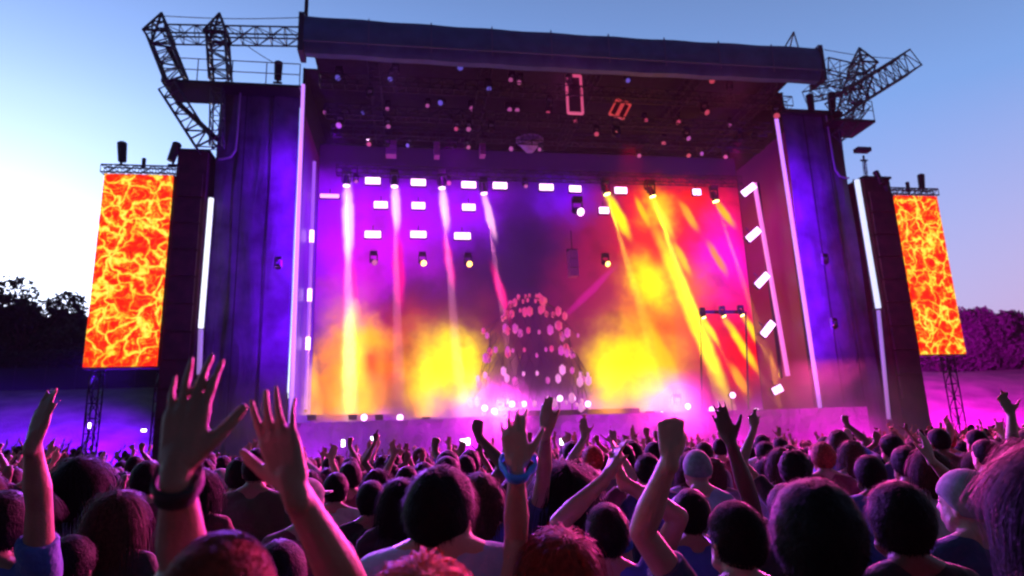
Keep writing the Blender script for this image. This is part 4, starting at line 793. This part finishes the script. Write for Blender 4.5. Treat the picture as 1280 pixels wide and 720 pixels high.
def hair_mesh(T_, R_, s, kind, hc, dens, rs, strands=True):
    # solid cap with uneven surface
    L = {'short': .014, 'crop': .007, 'big': .022, 'bob': .018, 'long': .016, 'bun': .016, 'cap': .012, 'beanie': .016}[kind]
    mb = MB(); n, m = (40, 26) if dens else (18, 12); vs = []
    back = {'short': -.055, 'crop': -.05, 'big': -.08, 'bob': -.13, 'long': -.10, 'bun': -.05, 'cap': -.02, 'beanie': -.035}[kind]
    for j in range(m+1):
        ph = PI*j/m
        for k in range(n):
            t = 2*PI*k/n; d = Vector((math.sin(ph)*math.cos(t), math.sin(ph)*math.sin(t), math.cos(ph)))
            p = Vector((d.x*.073, d.y*.096-.012, d.z*.098+.026))
            hl = back + (.105 if kind not in ('cap', 'beanie') else .06)*max(0, min(1, (d.y+.15)/.75))
            cover = max(0, min(1, (p.z-hl)/.03+.5))
            nz = noise.noise(Vector((d.x*4+rs, d.y*4, d.z*4)))*.5 + noise.noise(Vector((d.x*11+rs, d.y*11, d.z*7)))*.35
            th_ = (L*(1+(.5 if dens > 1500 else 1.0)*nz) if kind not in ('cap', 'beanie') else L)*cover + (-.02)*(1-cover)
            if kind in ('bob', 'long') and d.y < .3 and p.z < .0: th_ += .012*min(1, -p.z/.05)*cover
            p += d*th_; vs.append(T_(*p))
    mb.add(vs, [(j*n+k, j*n+(k+1) % n, (j+1)*n+(k+1) % n, (j+1)*n+k) for j in range(m) for k in range(n)])
    if kind == 'bun': mb.ell(T_(0, -.105, .075), (.035*s, .032*s, .034*s), 14, 10, R_)
    if kind == 'cap':
        mb.add([T_(x*(1 if y < .1 else .75), y, z) for z in (.052, .044) for x, y in ((-.068, .06), (.068, .06), (.06, .135), (-.06, .135))], [(0, 1, 2, 3), (7, 6, 5, 4), (0, 4, 5, 1), (1, 5, 6, 2), (2, 6, 7, 3), (3, 7, 4, 0)])
    down = Vector((0, 0, -1))
    ln = {'long': .42, 'bob': .20}.get(kind, 0)
    if ln:                                  # falling mass of hair behind the head
        n_ = 22 if dens else 12; rows = 10; v2 = []
        for j in range(rows+1):
            t = j/rows; zz = .03 - (ln+.02)*t
            for k in range(n_):
                a = 2*PI*k/n_; w_ = (.088 - .012*t)*(1+.10*math.sin(k*2.3+rs)*t); dp = (.062-.020*t)
                if j == rows: w_ *= .55; dp *= .5
                if j == 0: w_ *= .8; dp *= .7
                zj = zz + .018*math.sin(k*1.9+rs*3)*t
                v2.append(hc + (R_ @ Vector((math.cos(a)*w_, -.062-.02*t*math.cos(t) + math.sin(a)*dp, 0)))*s + Vector((0, 0, zj*s)))
        mb.add(v2, [(j*n_+k, (j+1)*n_+k, (j+1)*n_+(k+1) % n_, j*n_+(k+1) % n_) for j in range(rows) for k in range(n_)] + [tuple(range(n_)), tuple(range((rows+1)*n_-1, rows*n_-1, -1))])
    nmain = len(mb.f)
    if dens and strands and kind not in ('cap', 'beanie'):
        R2 = random.Random(int(rs*100)); N = dens
        for i in range(N):
            while True:
                d = Vector((R2.gauss(0, 1), R2.gauss(0, 1), R2.gauss(0, 1))).normalized()
                pz = d.z*.098+.026; hl = back + .105*max(0, min(1, (d.y+.15)/.75))
                if pz > hl+.004: break
            p = Vector((d.x*.073, d.y*.096-.012, pz)) + d*L*.75
            crown = Vector((.01, -.05, .12)); fl = (p-crown); fl = (fl-d*fl.dot(d)).normalized() if fl.length > .01 else Vector((0, -1, 0))
            nv_ = noise.noise_vector(p*(28 if not ln else 16)+Vector((rs, 0, 0))); nv_ = nv_-d*nv_.dot(d); fl = (fl + nv_*(.9 if not ln else .35) + Vector((R2.gauss(0, .2), R2.gauss(0, .2), R2.gauss(0, .15)))*(1 if kind != 'big' else 2)).normalized()
            seg = 3 if not ln else 9; sl = {'short': .030, 'crop': .010, 'big': .024, 'bun': .05}.get(kind, (ln*R2.uniform(.8, 1.15)+max(0, p.z)) if ln else .03)*(R2.uniform(.6, 1.2) if not ln else 1)/seg
            wd = .0011 if not ln else .0016; side_ = fl.cross(d).normalized(); pts = [p]
            v = fl + d*((.55 if R2.random() < .06 else .1+.2*abs(nv_.x)) if kind in ('short', 'crop', 'bun') else .3 if kind == 'big' else .05)
            for q in range(seg):
                v = v.normalized(); p = p + v*sl
                v = v + (down*(.25 if kind == 'short' else .3 if not ln else .55)) + Vector((R2.gauss(0, .16), R2.gauss(0, .16), R2.gauss(0, .1)))*(.45 if ln else 1)*(.7 if kind != 'big' else 1.4)
                o_ = Vector((p.x/.083, (p.y+.012)/.108, (p.z-.026)/.106))
                if o_.length < 1: p = Vector((o_.x*.083, o_.y*.108, o_.z*.106))/max(o_.length, .3) + Vector((0, -.012, .026))
                if ln and p.z < -.02 and p.y > -.03: p.y -= .3*(p.y+.03)
                pts.append(p.copy())
            vv = []
            for q, p_ in enumerate(pts):
                w_ = wd*(1-.7*q/seg)
                vv += [T_(*(p_-side_*w_)), T_(*(p_+side_*w_))]
            mb.add(vv, [(2*q, 2*q+1, 2*q+3, 2*q+2) for q in range(seg)])
    return mb

PID = [0]
def person_meshes(H=1.75, wdt=1., arms=None, yaw=0., pitch=.12, hair='short', dens=0, voxel=.014, sleeve='short', lean=0., hs=1., fem=False, rs=None, hand_n=8, neck=.018):
    """meshes in local metres, feet at the origin, facing +Y. arms: {side: dict(t=wrist, F=, N=, hint=, pose=)} in local space"""
    PID[0] += 1; rs = rs or PID[0]*1.37; s = H/1.75; V = Vector; mb = MB(); arms = arms or {}
    lx = lambda z: V((0, lean*max(0, z-.9), 0))
    def c(x, y, z): return (V((x*wdt, y, z))+lx(z))*s
    fw = .93 if fem else 1
    tor = [(c(0, 0, .86), .155*wdt, .105), (c(0, 0, .95), .17*wdt/fw**.5, .12), (c(0, .005, 1.08), .140*wdt*fw, .10), (c(0, .01, 1.22), .155*wdt*fw, .112), (c(0, .0, 1.34), .172*wdt*fw, .115), (c(0, -.01, 1.43), .150*wdt*fw, .095), (c(0, -.012, 1.48), .085*wdt, .065), (c(0, -.008, 1.52), .055, .055)]
    mb.loft([(a, b*s, d*s) for a, b, d in tor])
    mb.cone(c(0, -.012, 1.46), c(0, .01, 1.60), .062*s*fw, .052*s*fw, 14)
    hc = c(0, .022, 1.645-neck)
    for k in (-1, 1): mb.capsule(c(0, -.03, 1.535), c(k*.15, -.02, 1.455), .042*s, .045*s)
    T_, R_ = head_part(mb, hc, s*(.98 if fem else 1.0)*1.04, yaw, pitch, dens > 0)
    sh = {}; el = {}; wrs = {}
    for side, k in (('L', -1), ('R', 1)):
        a = arms.get(side); st = dict(t=V((k*.25*wdt, .03, .86))*s) if a is None else a
        t = V(st['t']); S_ = c(k*.175*fw, -.01, 1.415)
        if t.z > S_.z: S_ = S_+V((-k*.012, .01, .045))*s
        E_, W_ = ik(S_, t, .295*s, .262*s, V(st.get('hint', (k*.5, -.6, -.4)) if a else (k*.3, -1, 0)))
        F = V(st.get('F') or (W_-E_).normalized()*.8+V((0, .1, 0))); N = V(st.get('N', (0, 1, .15) if a else (-k, 0, 0)))
        sh[side], el[side], wrs[side] = S_, E_, W_; ff = s*(.88 if fem else 1)
        mb.capsule(S_-V((k*.02, 0, 0))*s, S_, .058*s*fw, .056*s*fw); mid = S_.lerp(E_, .45)
        mb.capsule(S_, mid, .052*ff, .049*ff); mb.capsule(mid, E_, .049*ff, .040*ff)
        m2 = E_.lerp(W_, .3); mb.capsule(E_, m2, .040*ff, .043*ff); m3 = E_.lerp(W_, .72); mb.capsule(m2, m3, .043*ff, .031*ff); mb.capsule(m3, W_, .031*ff, .0265*ff)
        hand(mb, W_, F, N, side, st.get('pose', 'relaxed'), s*hs*(.92 if fem else 1), hand_n)
    for k in (-1, 1):
        mb.capsule(c(k*.085, 0, .90), c(k*.10, .01, .50), .085*s, .056*s); mb.capsule(c(k*.10, .0, .50), c(k*.105, -.02, .09), .053*s, .038*s)
        mb.capsule(V((k*.105*wdt, -.03, .05))*s, V((k*.115*wdt, .15, .038))*s, .045*s, .036*s)
    body = remesh(mb, voxel, 3 if voxel > .01 else 4)
    nv = len(body.polygons); cen = np.empty(nv*3, np.float32); body.polygons.foreach_get('center', cen); cen = cen.reshape(-1, 3)
    mi = np.zeros(nv, np.int32); mi[cen[:, 2] < .085*s] = 1
    if voxel < .0095:
        for k in (-1, 1):
            e = np.array(T_(k*.031, .079, .008)); dd = np.linalg.norm(cen-e, axis=1); mi[dd < .0105*s] = 2; mi[dd < .0058*s] = 3
        e = np.array(T_(0, .090, -.060)); dd = np.abs((cen-e) @ np.array(R_ @ V((0, 0, 1)))) + 0*1; d3 = np.linalg.norm(cen-e, axis=1); mi[(d3 < .022*s) & (dd < .009*s)] = 4
    body.polygons.foreach_set('material_index', mi)
    # shirt
    sb = MB(); tt = [(a, b+.014, d+.014) for a, b, d in tor[1:7]]; tt[0] = (c(0, 0, .88), .178*wdt, .128)
    sb.loft([(a, b*s, d*s) for a, b, d in tt], 24)
    for k in (-1, 1): sb.capsule(c(k*.055, -.025, 1.49), c(k*.15, -.02, 1.455), .052*s, .058*s)
    for side, k in (('L', -1), ('R', 1)):
        S_, E_, W_ = sh[side], el[side], wrs[side]; sb.capsule(c(k*.07, -.01, 1.43), S_, .062*s, .068*s*fw)
        if sleeve == 'short': sb.cone(S_, S_.lerp(E_, .55), .069*s*fw, .066*s*fw, 18)
        elif sleeve == 'long': sb.cone(S_, E_, .066*s, .054*s, 18); sb.ell(E_, (.054*s,)*3); sb.cone(E_, E_.lerp(W_, .93), .054*s, .040*s, 18)
    shirt = remesh(sb, max(voxel*1.1, .009), 2, 'shirt')
    n = len(shirt.vertices); co_ = np.empty(n*3, np.float32); no_ = np.empty(n*3, np.float32); shirt.vertices.foreach_get('co', co_); shirt.vertices.foreach_get('normal', no_); co_ = co_.reshape(-1, 3); no_ = no_.reshape(-1, 3)
    q = np.sin(co_[:, 2]*31+3*np.sin(co_[:, 0]*9+rs)+co_[:, 1]*8)*.5 + np.sin(co_[:, 0]*37+co_[:, 2]*23+rs)*.35
    co_ += no_*(q*.006*s)[:, None]; shirt.vertices.foreach_set('co', co_.ravel())
    tb = MB(); tb.loft([(c(0, 0, .80), .165*wdt*s, .12*s), (c(0, 0, .955), .182*wdt*s, .133*s)], 20)
    for k in (-1, 1): tb.capsule(c(k*.085, 0, .86), c(k*.10, .01, .50), .094*s, .066*s); tb.cone(c(k*.10, .0, .52), c(k*.105, -.01, .10), .066*s, .056*s, 14)
    tr = remesh(tb, max(voxel*1.3, .014), 2, 'trousers')
    hm = hair_mesh(T_, R_, s*1.04, hair, hc, dens, rs); hme = hm.mesh('hair', smooth=True)
    return dict(body=body, shirt=shirt, trousers=tr, hair=hme, wr=wrs, el=el, T=T_, s=s, H=H, capk=hair in ('cap', 'beanie'))
def put_person(D, loc, rz, label, skin, shirt, hair_m, group=None):
    b = D['body']
    if not b.materials:
        for m in (None,)*5: b.materials.append(m)
    o = bpy.data.objects.new('person', b); COL.objects.link(o); o.location = loc; o.rotation_euler = (0, 0, rz); props(o, label, 'person', group)
    for i, m in enumerate((skin, shoe_m, eye_w, eye_d, lip_m)): o.material_slots[i].link = 'OBJECT'; o.material_slots[i].material = m
    for nm, me, m in (('shirt', D['shirt'], shirt), ('trousers', D['trousers'], denim), ('cap' if D['capk'] else 'hair', D['hair'], hair_m)):
        if not me.materials: me.materials.append(None)
        c = bpy.data.objects.new(nm, me); COL.objects.link(c); c.parent = o; c.material_slots[0].link = 'OBJECT'; c.material_slots[0].material = m
    return o

PLACED = []
def hero(px, py_top, d, label, skin, shirt, hairm, hair='short', arms=None, rz=0., dens=3500, fem=False, wdt=1., voxel=.0075, sleeve='short', yaw=0., pitch=.10, z_head=None, extra=None, hs=1., lean=0., neck=.018):
    """arms: side -> (px, py, distance, finger dir, palm normal, elbow hint, pose) in picture terms turned into world points"""
    tp = P(px, py_top, d); H = (tp.z if z_head is None else z_head)-gz(tp.x, tp.y); H = H/(1.022-neck/1.75)
    loc = Vector((tp.x, tp.y-.0, gz(tp.x, tp.y))); R_ = Matrix.Rotation(-rz, 3, 'Z'); A = {}
    for k, (ax, ay, ad, F, N, hint, pose) in (arms or {}).items():
        A[k] = dict(t=R_ @ (P(ax, ay, ad)-loc), F=R_ @ Vector(F), N=R_ @ Vector(N), hint=R_ @ Vector(hint), pose=pose)
    D = person_meshes(H, wdt, A, yaw, pitch, hair, dens, voxel, sleeve, lean, hs, fem, hand_n=12, neck=neck)
    o = put_person(D, loc, rz, label, skins[skin], shirts[shirt], cap_m if D['capk'] else hairs[hairm]); PLACED.append((loc.x, loc.y))
    if extra: extra(o, D)
    return o
def band(side, r0_, wd, m, off=.02):
    def f(o, D):                            # fits the band to the wrist it sits on
        W_, E_ = D['wr'][side], D['el'][side]; d = (W_-E_).normalized(); mb = MB(); x = d.orthogonal().normalized(); y = d.cross(x); n = 24; c = W_-d*off; vs = []
        me = D['body']; a = np.empty(len(me.vertices)*3, np.float32); me.vertices.foreach_get('co', a); a = a.reshape(-1, 3)-np.array(c); ax = a @ np.array(d); px = a @ np.array(x); py = a @ np.array(y); rr = np.hypot(px, py)
        k_ = (np.abs(ax) < wd*.75) & (rr < .07); bins = ((np.arctan2(py[k_], px[k_])/(2*PI)*n) % n).astype(int); rad = np.full(n, .022)
        for b_, r_ in zip(bins, rr[k_]): rad[b_] = max(rad[b_], r_)
        rad = np.maximum.reduce([rad, np.roll(rad, 1), np.roll(rad, -1)]); rad = (rad+np.roll(rad, 1)+np.roll(rad, -1))/3
        for e_, z in ((.001, -wd/2), (.005, -wd/2), (.0065, 0), (.005, wd/2), (.001, wd/2)):
            vs += [c+d*z+(x*math.cos(2*PI*(k+.5)/n)+y*math.sin(2*PI*(k+.5)/n))*(rad[k]+e_) for k in range(n)]
        mb.add(vs, [(j*n+k, j*n+(k+1) % n, ((j+1) % 5)*n+(k+1) % n, ((j+1) % 5)*n+k) for j in range(5) for k in range(n)])
        mkobj('wristband', mb.mesh('wristband', smooth=True), m, o)
    return f
def glasses(o, D):
    T_ = D['T']; mb = MB(); r = .0022
    for k in (-1, 1):
        pts = [T_(k*(.032+.021*math.cos(a)), .094, .008+.016*math.sin(a)) for a in [i*PI/6 for i in range(12)]]
        for a, b in zip(pts, pts[1:]+pts[:1]): mb.tube(a, b, r, 5)
        mb.tube(T_(k*.053, .094, .012), T_(k*.086, .0, .010), r, 5); mb.tube(T_(k*.086, .0, .010), T_(k*.084, -.02, -.01), r, 5)
    mb.tube(T_(-.011, .096, .010), T_(.011, .096, .010), r, 5)
    mkobj('glasses', mb.mesh('glasses'), lamp_case, o)

if 'people' not in SKIP:
    blue_b = mat('blue_wristband', (.02, .30, .95), .4); black_b = mat('black_wristband', (.012, .012, .014), .6)
    def two(*fs):
        def f(o, D):
            for g_ in fs: g_(o, D)
        return f
    hero(277, 656, 1.05, 'auburn-haired person at the bottom left raising two open hands, one with a black wristband', 'tan', 'black', 'auburn', 'crop', dict(
        L=(221, 588, 1.08, (.06, .10, 1), (.0, 1, .2), (-.25, 1, -.5), 'open'), R=(368, 612, 1.17, (-.40, .1, 1), (.15, 1, .1), (.2, 1, -.3), 'open')), voxel=.0045, hs=1.06, dens=5000, extra=band('L', .0288, .036, black_b, .026), pitch=.2)
    hero(527, 696, 1.25, 'person with bright ginger hair at the bottom centre, only the crown of the head showing', 'light', 'navy', 'ginger', 'bob', None, fem=True, dens=5000, pitch=.25)
    hero(553, 580, 1.85, 'bearded man with short black hair in a pale blue shirt looking right', 'light', 'paleblue', 'black', 'short', None, wdt=1.2, yaw=-.45, dens=4500, neck=.06)
    hero(697, 660, 1.75, 'person with auburn hair and a bright blue wristband on a raised left arm', 'light', 'grey', 'auburn', 'bob', dict(
        L=(646, 586, 1.66, (-.05, .12, 1), (.15, 1, .1), (.05, 1, -.1), 'relaxed')), voxel=.005, fem=True, hs=1.1, dens=4500, extra=band('L', .0275, .026, blue_b, .0))
    hero(916, 622, 2.0, 'short-haired man in glasses with a raised left fist over a bent arm', 'light', 'navy', 'black', 'crop', dict(
        L=(838, 572, 1.8, (.12, .1, 1), (.1, 1, .0), (-1, .3, -.35), 'fist')), voxel=.0055, yaw=.3, hs=1.1, extra=glasses, dens=4500)
    hero(1015, 601, 1.5, 'person with a big rounded head of black hair, nearest at the right', 'brown', 'black', 'black', 'big', None, dens=6500)
    hero(1120, 600, 2.0, 'dark-haired person in black between the rounded black hair and the grey beanie', 'brown', 'black', 'black', 'short', None, dens=5500, wdt=.95)
    hero(1203, 586, 2.5, 'person in a grey beanie near the right edge looking left', 'light', 'navy', 'black', 'beanie', None, yaw=.5)
    hero(1330, 552, 1.5, 'person with long straight black hair cut off by the right edge', 'tan', 'maroon', 'black', 'long', None, fem=True, dens=4500, yaw=.35)
    hero(147, 612, 2.75, 'person with dark bobbed hair at the left with one bare shoulder lit pink', 'light', 'black', 'brown', 'bob', None, fem=True, dens=4500)
    hero(44, 614, 3.2, 'person with short hair at the far left beside a smaller head', 'light', 'navy', 'black', 'bob', None, dens=3500, yaw=-.5, fem=True)
    hero(90, 668, 2.5, 'shorter person with black hair between two taller heads at the left', 'tan', 'grey', 'black', 'short', None, dens=3500)
    hero(101, 570, 3.5, 'person with long black hair in a pale blue top at the left', 'light', 'paleblue', 'black', 'long', None, fem=True, dens=2500, yaw=-.3)
    hero(350, 674, 2.1, 'short person with dark hair just right of the raised right forearm', 'brown', 'grey', 'black', 'short', None, dens=3500)
    hero(384, 596, 3.1, 'person in a grey cap left of the people in black jackets', 'light', 'maroon', 'black', 'cap', None, yaw=-.4)
    hero(464, 600, 3.9, 'person in a black long-sleeved jacket, taller of the two in black', 'tan', 'black', 'black', 'short', None, sleeve='long', dens=2500)
    hero(500, 598, 3.5, 'person in a black long-sleeved top beside the bearded man', 'light', 'black', 'black', 'bob', None, sleeve='long', dens=2500)
    hero(706, 576, 3.1, 'person with wavy black hair raising a slim left arm behind the blue wristband', 'tan', 'navy', 'black', 'long', dict(
        L=(684, 530, 2.75, (.05, .2, 1), (.5, 1, .1), (.2, 1, -.2), 'close')), voxel=.0065, fem=True, dens=3000)
    hero(757, 628, 2.55, 'person in a bright blue shirt clapping both hands overhead', 'tan', 'blue', 'black', 'short', dict(
        L=(757, 598, 2.45, (.55, .15, 1), (1, .3, -.5), (-1, -.3, -.5), 'close'), R=(778, 602, 2.5, (-.1, .15, 1), (-1, .3, -.2), (1, -.2, -.5), 'close')), voxel=.0065, dens=3000)
    hero(862, 610, 3.0, 'dark-haired person in blue just left of the man in glasses', 'tan', 'blue', 'black', 'short', None, dens=3000)
    hero(982, 604, 2.9, 'dark-skinned person in black raising a bent left arm behind the man in glasses', 'dark', 'black', 'black', 'short', dict(
        L=(913, 552, 2.75, (-.2, .2, 1), (.3, 1, .1), (.6, -.3, -.8), 'open')), voxel=.0065, dens=2500, hs=1.05)
    hero(6, 612, 2.35, 'person at the left edge raising one slim arm high above the crowd', 'tan', 'blue', 'black', 'short', dict(
        R=(40, 528, 2.05, (.12, .15, 1), (.3, 1, .1), (-.3, 1, -.2), 'close')), voxel=.0065, dens=2500)
    hero(1085, 568, 4.1, 'dark-haired person in bright blue seen between two near heads', 'brown', 'blue', 'black', 'short', None, dens=2000)
    hero(250, 585, 3.6, 'person in a maroon top seen beside the black wristband', 'light', 'maroon', 'black', 'bob', None, dens=2000, fem=True)
    hero(600, 590, 3.2, 'person in a blue top just right of the bearded man', 'light', 'blue', 'brown', 'bob', None, dens=2000, fem=True)
    hero(640, 596, 4.2, 'person in a maroon top behind the blue wristband', 'tan', 'maroon', 'black', 'short', None, dens=2000)
    hero(420, 590, 4.6, 'person in a white top behind the grey cap', 'light', 'white', 'black', 'short', None, dens=2000)
    hero(185, 575, 4.2, 'person in a plaid top with dark hair left of the wristband arm', 'light', 'plaid', 'black', 'short', None, dens=2000)
    hero(1160, 560, 4.0, 'person in a white top raising a forearm between beanie and dark hair', 'light', 'white', 'brown', 'bob', dict(
        R=(1152, 560, 3.6, (.05, .2, 1), (-.3, 1, .1), (.9, -.5, -.5), 'open')), fem=True, dens=2000, voxel=.008)

    # ---- crowd built from variants
    def up(k, x, y, z, pose='open', tilt=0., hint=None): return dict(t=Vector((k*x, y, z)), F=Vector((tilt, .15, 1)), N=Vector((0, 1, .1)), hint=Vector(hint or (k*.9, -.4, -.6)), pose=pose)
    VAR = []
    defs = [  # arms, hair, fem, hair material, skin, sleeve, yaw, height, phrase
        ({}, 'short', 0, 'black', 'tan', 'short', 0, 'short hair'), ({}, 'bob', 1, 'brown', 'light', 'short', .3, 'bobbed hair'), ({}, 'long', 1, 'black', 'tan', 'short', -.3, 'long hair'),
        ({}, 'crop', 0, 'black', 'brown', 'short', .2, 'cropped hair'), ({}, 'cap', 0, 'grey', 'light', 'short', -.2, 'a grey cap'), ({}, 'bun', 1, 'brown', 'light', 'short', .4, 'hair in a bun'),
        (dict(L=up(-1, .28, .10, 1.78)), 'short', 0, 'black', 'light', 'short', 0, 'short hair and left arm raised'), (dict(R=up(1, .26, .12, 1.86, 'spread')), 'bob', 1, 'brown', 'light', 'short', .2, 'bobbed hair and right arm raised'),
        (dict(L=up(-1, .34, .08, 1.80, 'spread', -.2), R=up(1, .34, .08, 1.78, 'spread', .2)), 'short', 0, 'black', 'tan', 'short', 0, 'both arms raised wide'),
        (dict(L=up(-1, .10, .22, 1.78, 'close', .15), R=up(1, .10, .22, 1.78, 'close', -.15)), 'long', 1, 'black', 'light', 'short', 0, 'hands clapping overhead'),
        (dict(R=up(1, .20, .10, 1.84, 'fist')), 'crop', 0, 'black', 'brown', 'short', 0, 'cropped hair and right fist raised'), (dict(L=up(-1, .22, .15, 1.88, 'two')), 'big', 1, 'black', 'tan', 'short', 0, 'two raised fingers and big hair'),
        (dict(R=up(1, .12, .36, 1.60, 'claw')), 'short', 0, 'brown', 'light', 'long', 0, 'right hand held up'), ({}, 'big', 1, 'black', 'brown', 'short', 0, 'big curly hair')]
    for i, (a, h, f, hm, sk, sl, yw, ph) in enumerate(defs):
        D = person_meshes(1.72 if not f else 1.64, 1, {k: dict(v, t=v['t']*((1.72 if not f else 1.64)/1.72)) for k, v in a.items()}, yw, .08, h, 1100, .0125, sl, 0, 1.05, bool(f), hand_n=6)
        VAR.append((D, sk, hm, ph))
    # positions
    pts = []; cell = {}
    def okp(x, y, r):
        for (a, b) in PLACED + pts[-0:]:
            if (a-x)**2+(b-y)**2 < r*r: return False
        return True
    R3 = random.Random(11); tries = 0; grid = {}
    def key(x, y): return (int(x//.6), int(y//.6))
    for a, b in PLACED: grid.setdefault(key(a, b), []).append((a, b))
    while tries < 60000:
        tries += 1; y = 3.7 + 20.8*R3.random()**.75; x = R3.uniform(-1, 1)*(y*.86+1.2)
        if y > 25.5 and x > -12: continue
        r = .43 if y < 9 else .50 if y < 13 else .60
        q = Vector((x, y, 0))-SO
        if q.dot(SV) < -25.4 or q.dot(SV) > -2.4: continue
        if y < 4.6 and abs(math.degrees(math.atan2(x, y))) < 60:
            # keep the view past the near people open where the photograph shows the stage foot
            if R3.random() < .55: continue
        kx, ky = key(x, y); bad = False
        for i in (-1, 0, 1):
            for j in (-1, 0, 1):
                for a, b in grid.get((kx+i, ky+j), ()):
                    if (a-x)**2+(b-y)**2 < r*r: bad = True
        if bad: continue
        grid.setdefault((kx, ky), []).append((x, y)); pts.append((x, y))
    pts.sort(key=lambda p: p[1]**2 + .2*p[0]**2)
    NI = 300-len(PLACED)
    cols = ['black', 'black', 'navy', 'black', 'grey', 'white', 'maroon', 'blue', 'navy', 'olive', 'paleblue', 'plaid']
    wts = [22, 10, 6, 10, 5, 4, 12 if False else 5]
    def pick(far):
        if R3.random() < (.36 if far else .22): return R3.choice([6, 7, 8, 9, 10, 11, 12])
        return R3.choice([0, 1, 2, 3, 0, 1, 2, 0, 0, 3, 13, 5, 4, 3, 1])
    for i, (x, y) in enumerate(pts[:NI]):
        k = pick(y > 6); D, sk, hm, ph = VAR[k]; col = R3.choice(cols); sc_ = R3.uniform(.925, 1.03); sk2 = sk if R3.random() < .6 else R3.choice(['light', 'tan', 'brown'])
        o = put_person(D, (x, y, gz(x, y)), R3.uniform(-.35, .35)-math.atan2(x, 34)*.6, f'crowd member in {"pale blue" if col == "paleblue" else "red plaid" if col == "plaid" else col} top with {ph}'.replace('member in', 'member in').replace('dark red', 'red'), skins[sk2], shirts[col], cap_m if D['capk'] else hairs[hm if R3.random() < .7 else R3.choice(['brown', 'auburn', 'black', 'black'])], 'standing crowd in front of the stage')
        o.scale = (sc_,)*3
    # far crowd: one mass
    far = pts[NI:]; LOW = []
    allm = [skins['light'], skins['tan'], skins['brown'], hairs['black'], hairs['brown'], shirts['black'], shirts['navy'], shirts['grey']] 
    allm2 = allm + [shirts['white'], shirts['maroon'], shirts['blue'], cap_m]
    for i, (a, h, f, hm, sk, sl, yw, ph) in enumerate(defs):
        D = person_meshes(1.70, 1, {k: dict(v) for k, v in a.items()}, yw, .08, h, 0, .026, sl, 0, 1.25, bool(f), hand_n=5); parts = []
        for kk in ('body', 'shirt', 'hair'):
            me = D[kk]; n = len(me.vertices); v = np.empty(n*3, np.float32); me.vertices.foreach_get('co', v); v = v.reshape(-1, 3)
            fs = [tuple(p.vertices) for p in me.polygons]
            keep = v[:, 2] > .95; fs = [f_ for f_ in fs if all(keep[j] for j in f_)]; used = sorted({j for f_ in fs for j in f_}); mp = {j: q for q, j in enumerate(used)}
            parts.append((kk, v[used], [tuple(mp[j] for j in f_) for f_ in fs]))
        LOW.append((parts, sk, hm, D['capk']))
    VV, FF, MM, off = [], [], [], 0
    for (x, y) in far:
        k = pick(True); parts, sk, hm, ck = LOW[k]; a = R3.uniform(-.35, .35); ca, sa = math.cos(a), math.sin(a); s_ = R3.uniform(.93, 1.05); ms = {'body': R3.choice([0, 0, 1, 2]), 'hair': 11 if ck else R3.choice([3, 3, 3, 4]), 'shirt': R3.choice([5, 5, 5, 6, 7, 8, 9, 10])}
        for kk, v, fs in parts:
            v2 = v*s_; q = np.empty_like(v2); q[:, 0] = v2[:, 0]*ca-v2[:, 1]*sa+x; q[:, 1] = v2[:, 0]*sa+v2[:, 1]*ca+y; q[:, 2] = v2[:, 2]+gz(x, y)
            VV.append(q); FF += [tuple(j+off for j in f_) for f_ in fs]; MM += [ms[kk]]*len(fs); off += len(q)
    if VV:
        me = bpy.data.meshes.new('crowd'); me.from_pydata(np.concatenate(VV).tolist(), [], FF); me.polygons.foreach_set('material_index', MM); me.polygons.foreach_set('use_smooth', [True]*len(MM))
        for m in allm2: me.materials.append(m)
        o = bpy.data.objects.new('crowd', me); COL.objects.link(o); props(o, 'packed far crowd standing below the stage', 'crowd', kind='stuff')
    print('people', len(pts), 'far', len(far), 'verts', off)
    # phones held up near the stage foot
    for k, (px, py, d) in enumerate(((429, 554, 15), (468, 548, 14), (585, 552, 15), (579, 551, 16), (702, 552, 16), (180, 538, 20), (112, 532, 20))):
        c = P(px, py, d); lab = ['far left', 'second from left', 'third from left', 'pair partner of the third', 'right of the blue wristband', 'left side near the bank', 'far left near the bank'][k]
        T = Thing('phone', f'lit phone held up over the crowd, {lab}', 'phone', c-Z*.08, 'lit phones over the crowd')
        M_ = Matrix.Translation(c) @ Matrix.Rotation(PI/2*(k % 2), 4, 'Y')
        T.part('phone_body', MB().obox(M_, .078, .012, .16), lamp_case); T.part('phone_screen', MB().obox(M_ @ Matrix.Translation((0, -.008, 0)), .07, .003, .148), white_l)
C.cycles.use_denoising = True
C.cycles.volume_bounces = 1; C.cycles.max_bounces = 5; C.cycles.diffuse_bounces = 2; C.cycles.glossy_bounces = 2; C.cycles.transparent_max_bounces = 8
C.cycles.sample_clamp_indirect = 3; C.cycles.sample_clamp_direct = 0; C.cycles.use_light_tree = True; C.cycles.volume_step_rate = 2.0; C.cycles.volume_max_steps = 64
C.cycles.caustics_reflective = False; C.cycles.caustics_refractive = False
C.cycles.filter_width = 2.0
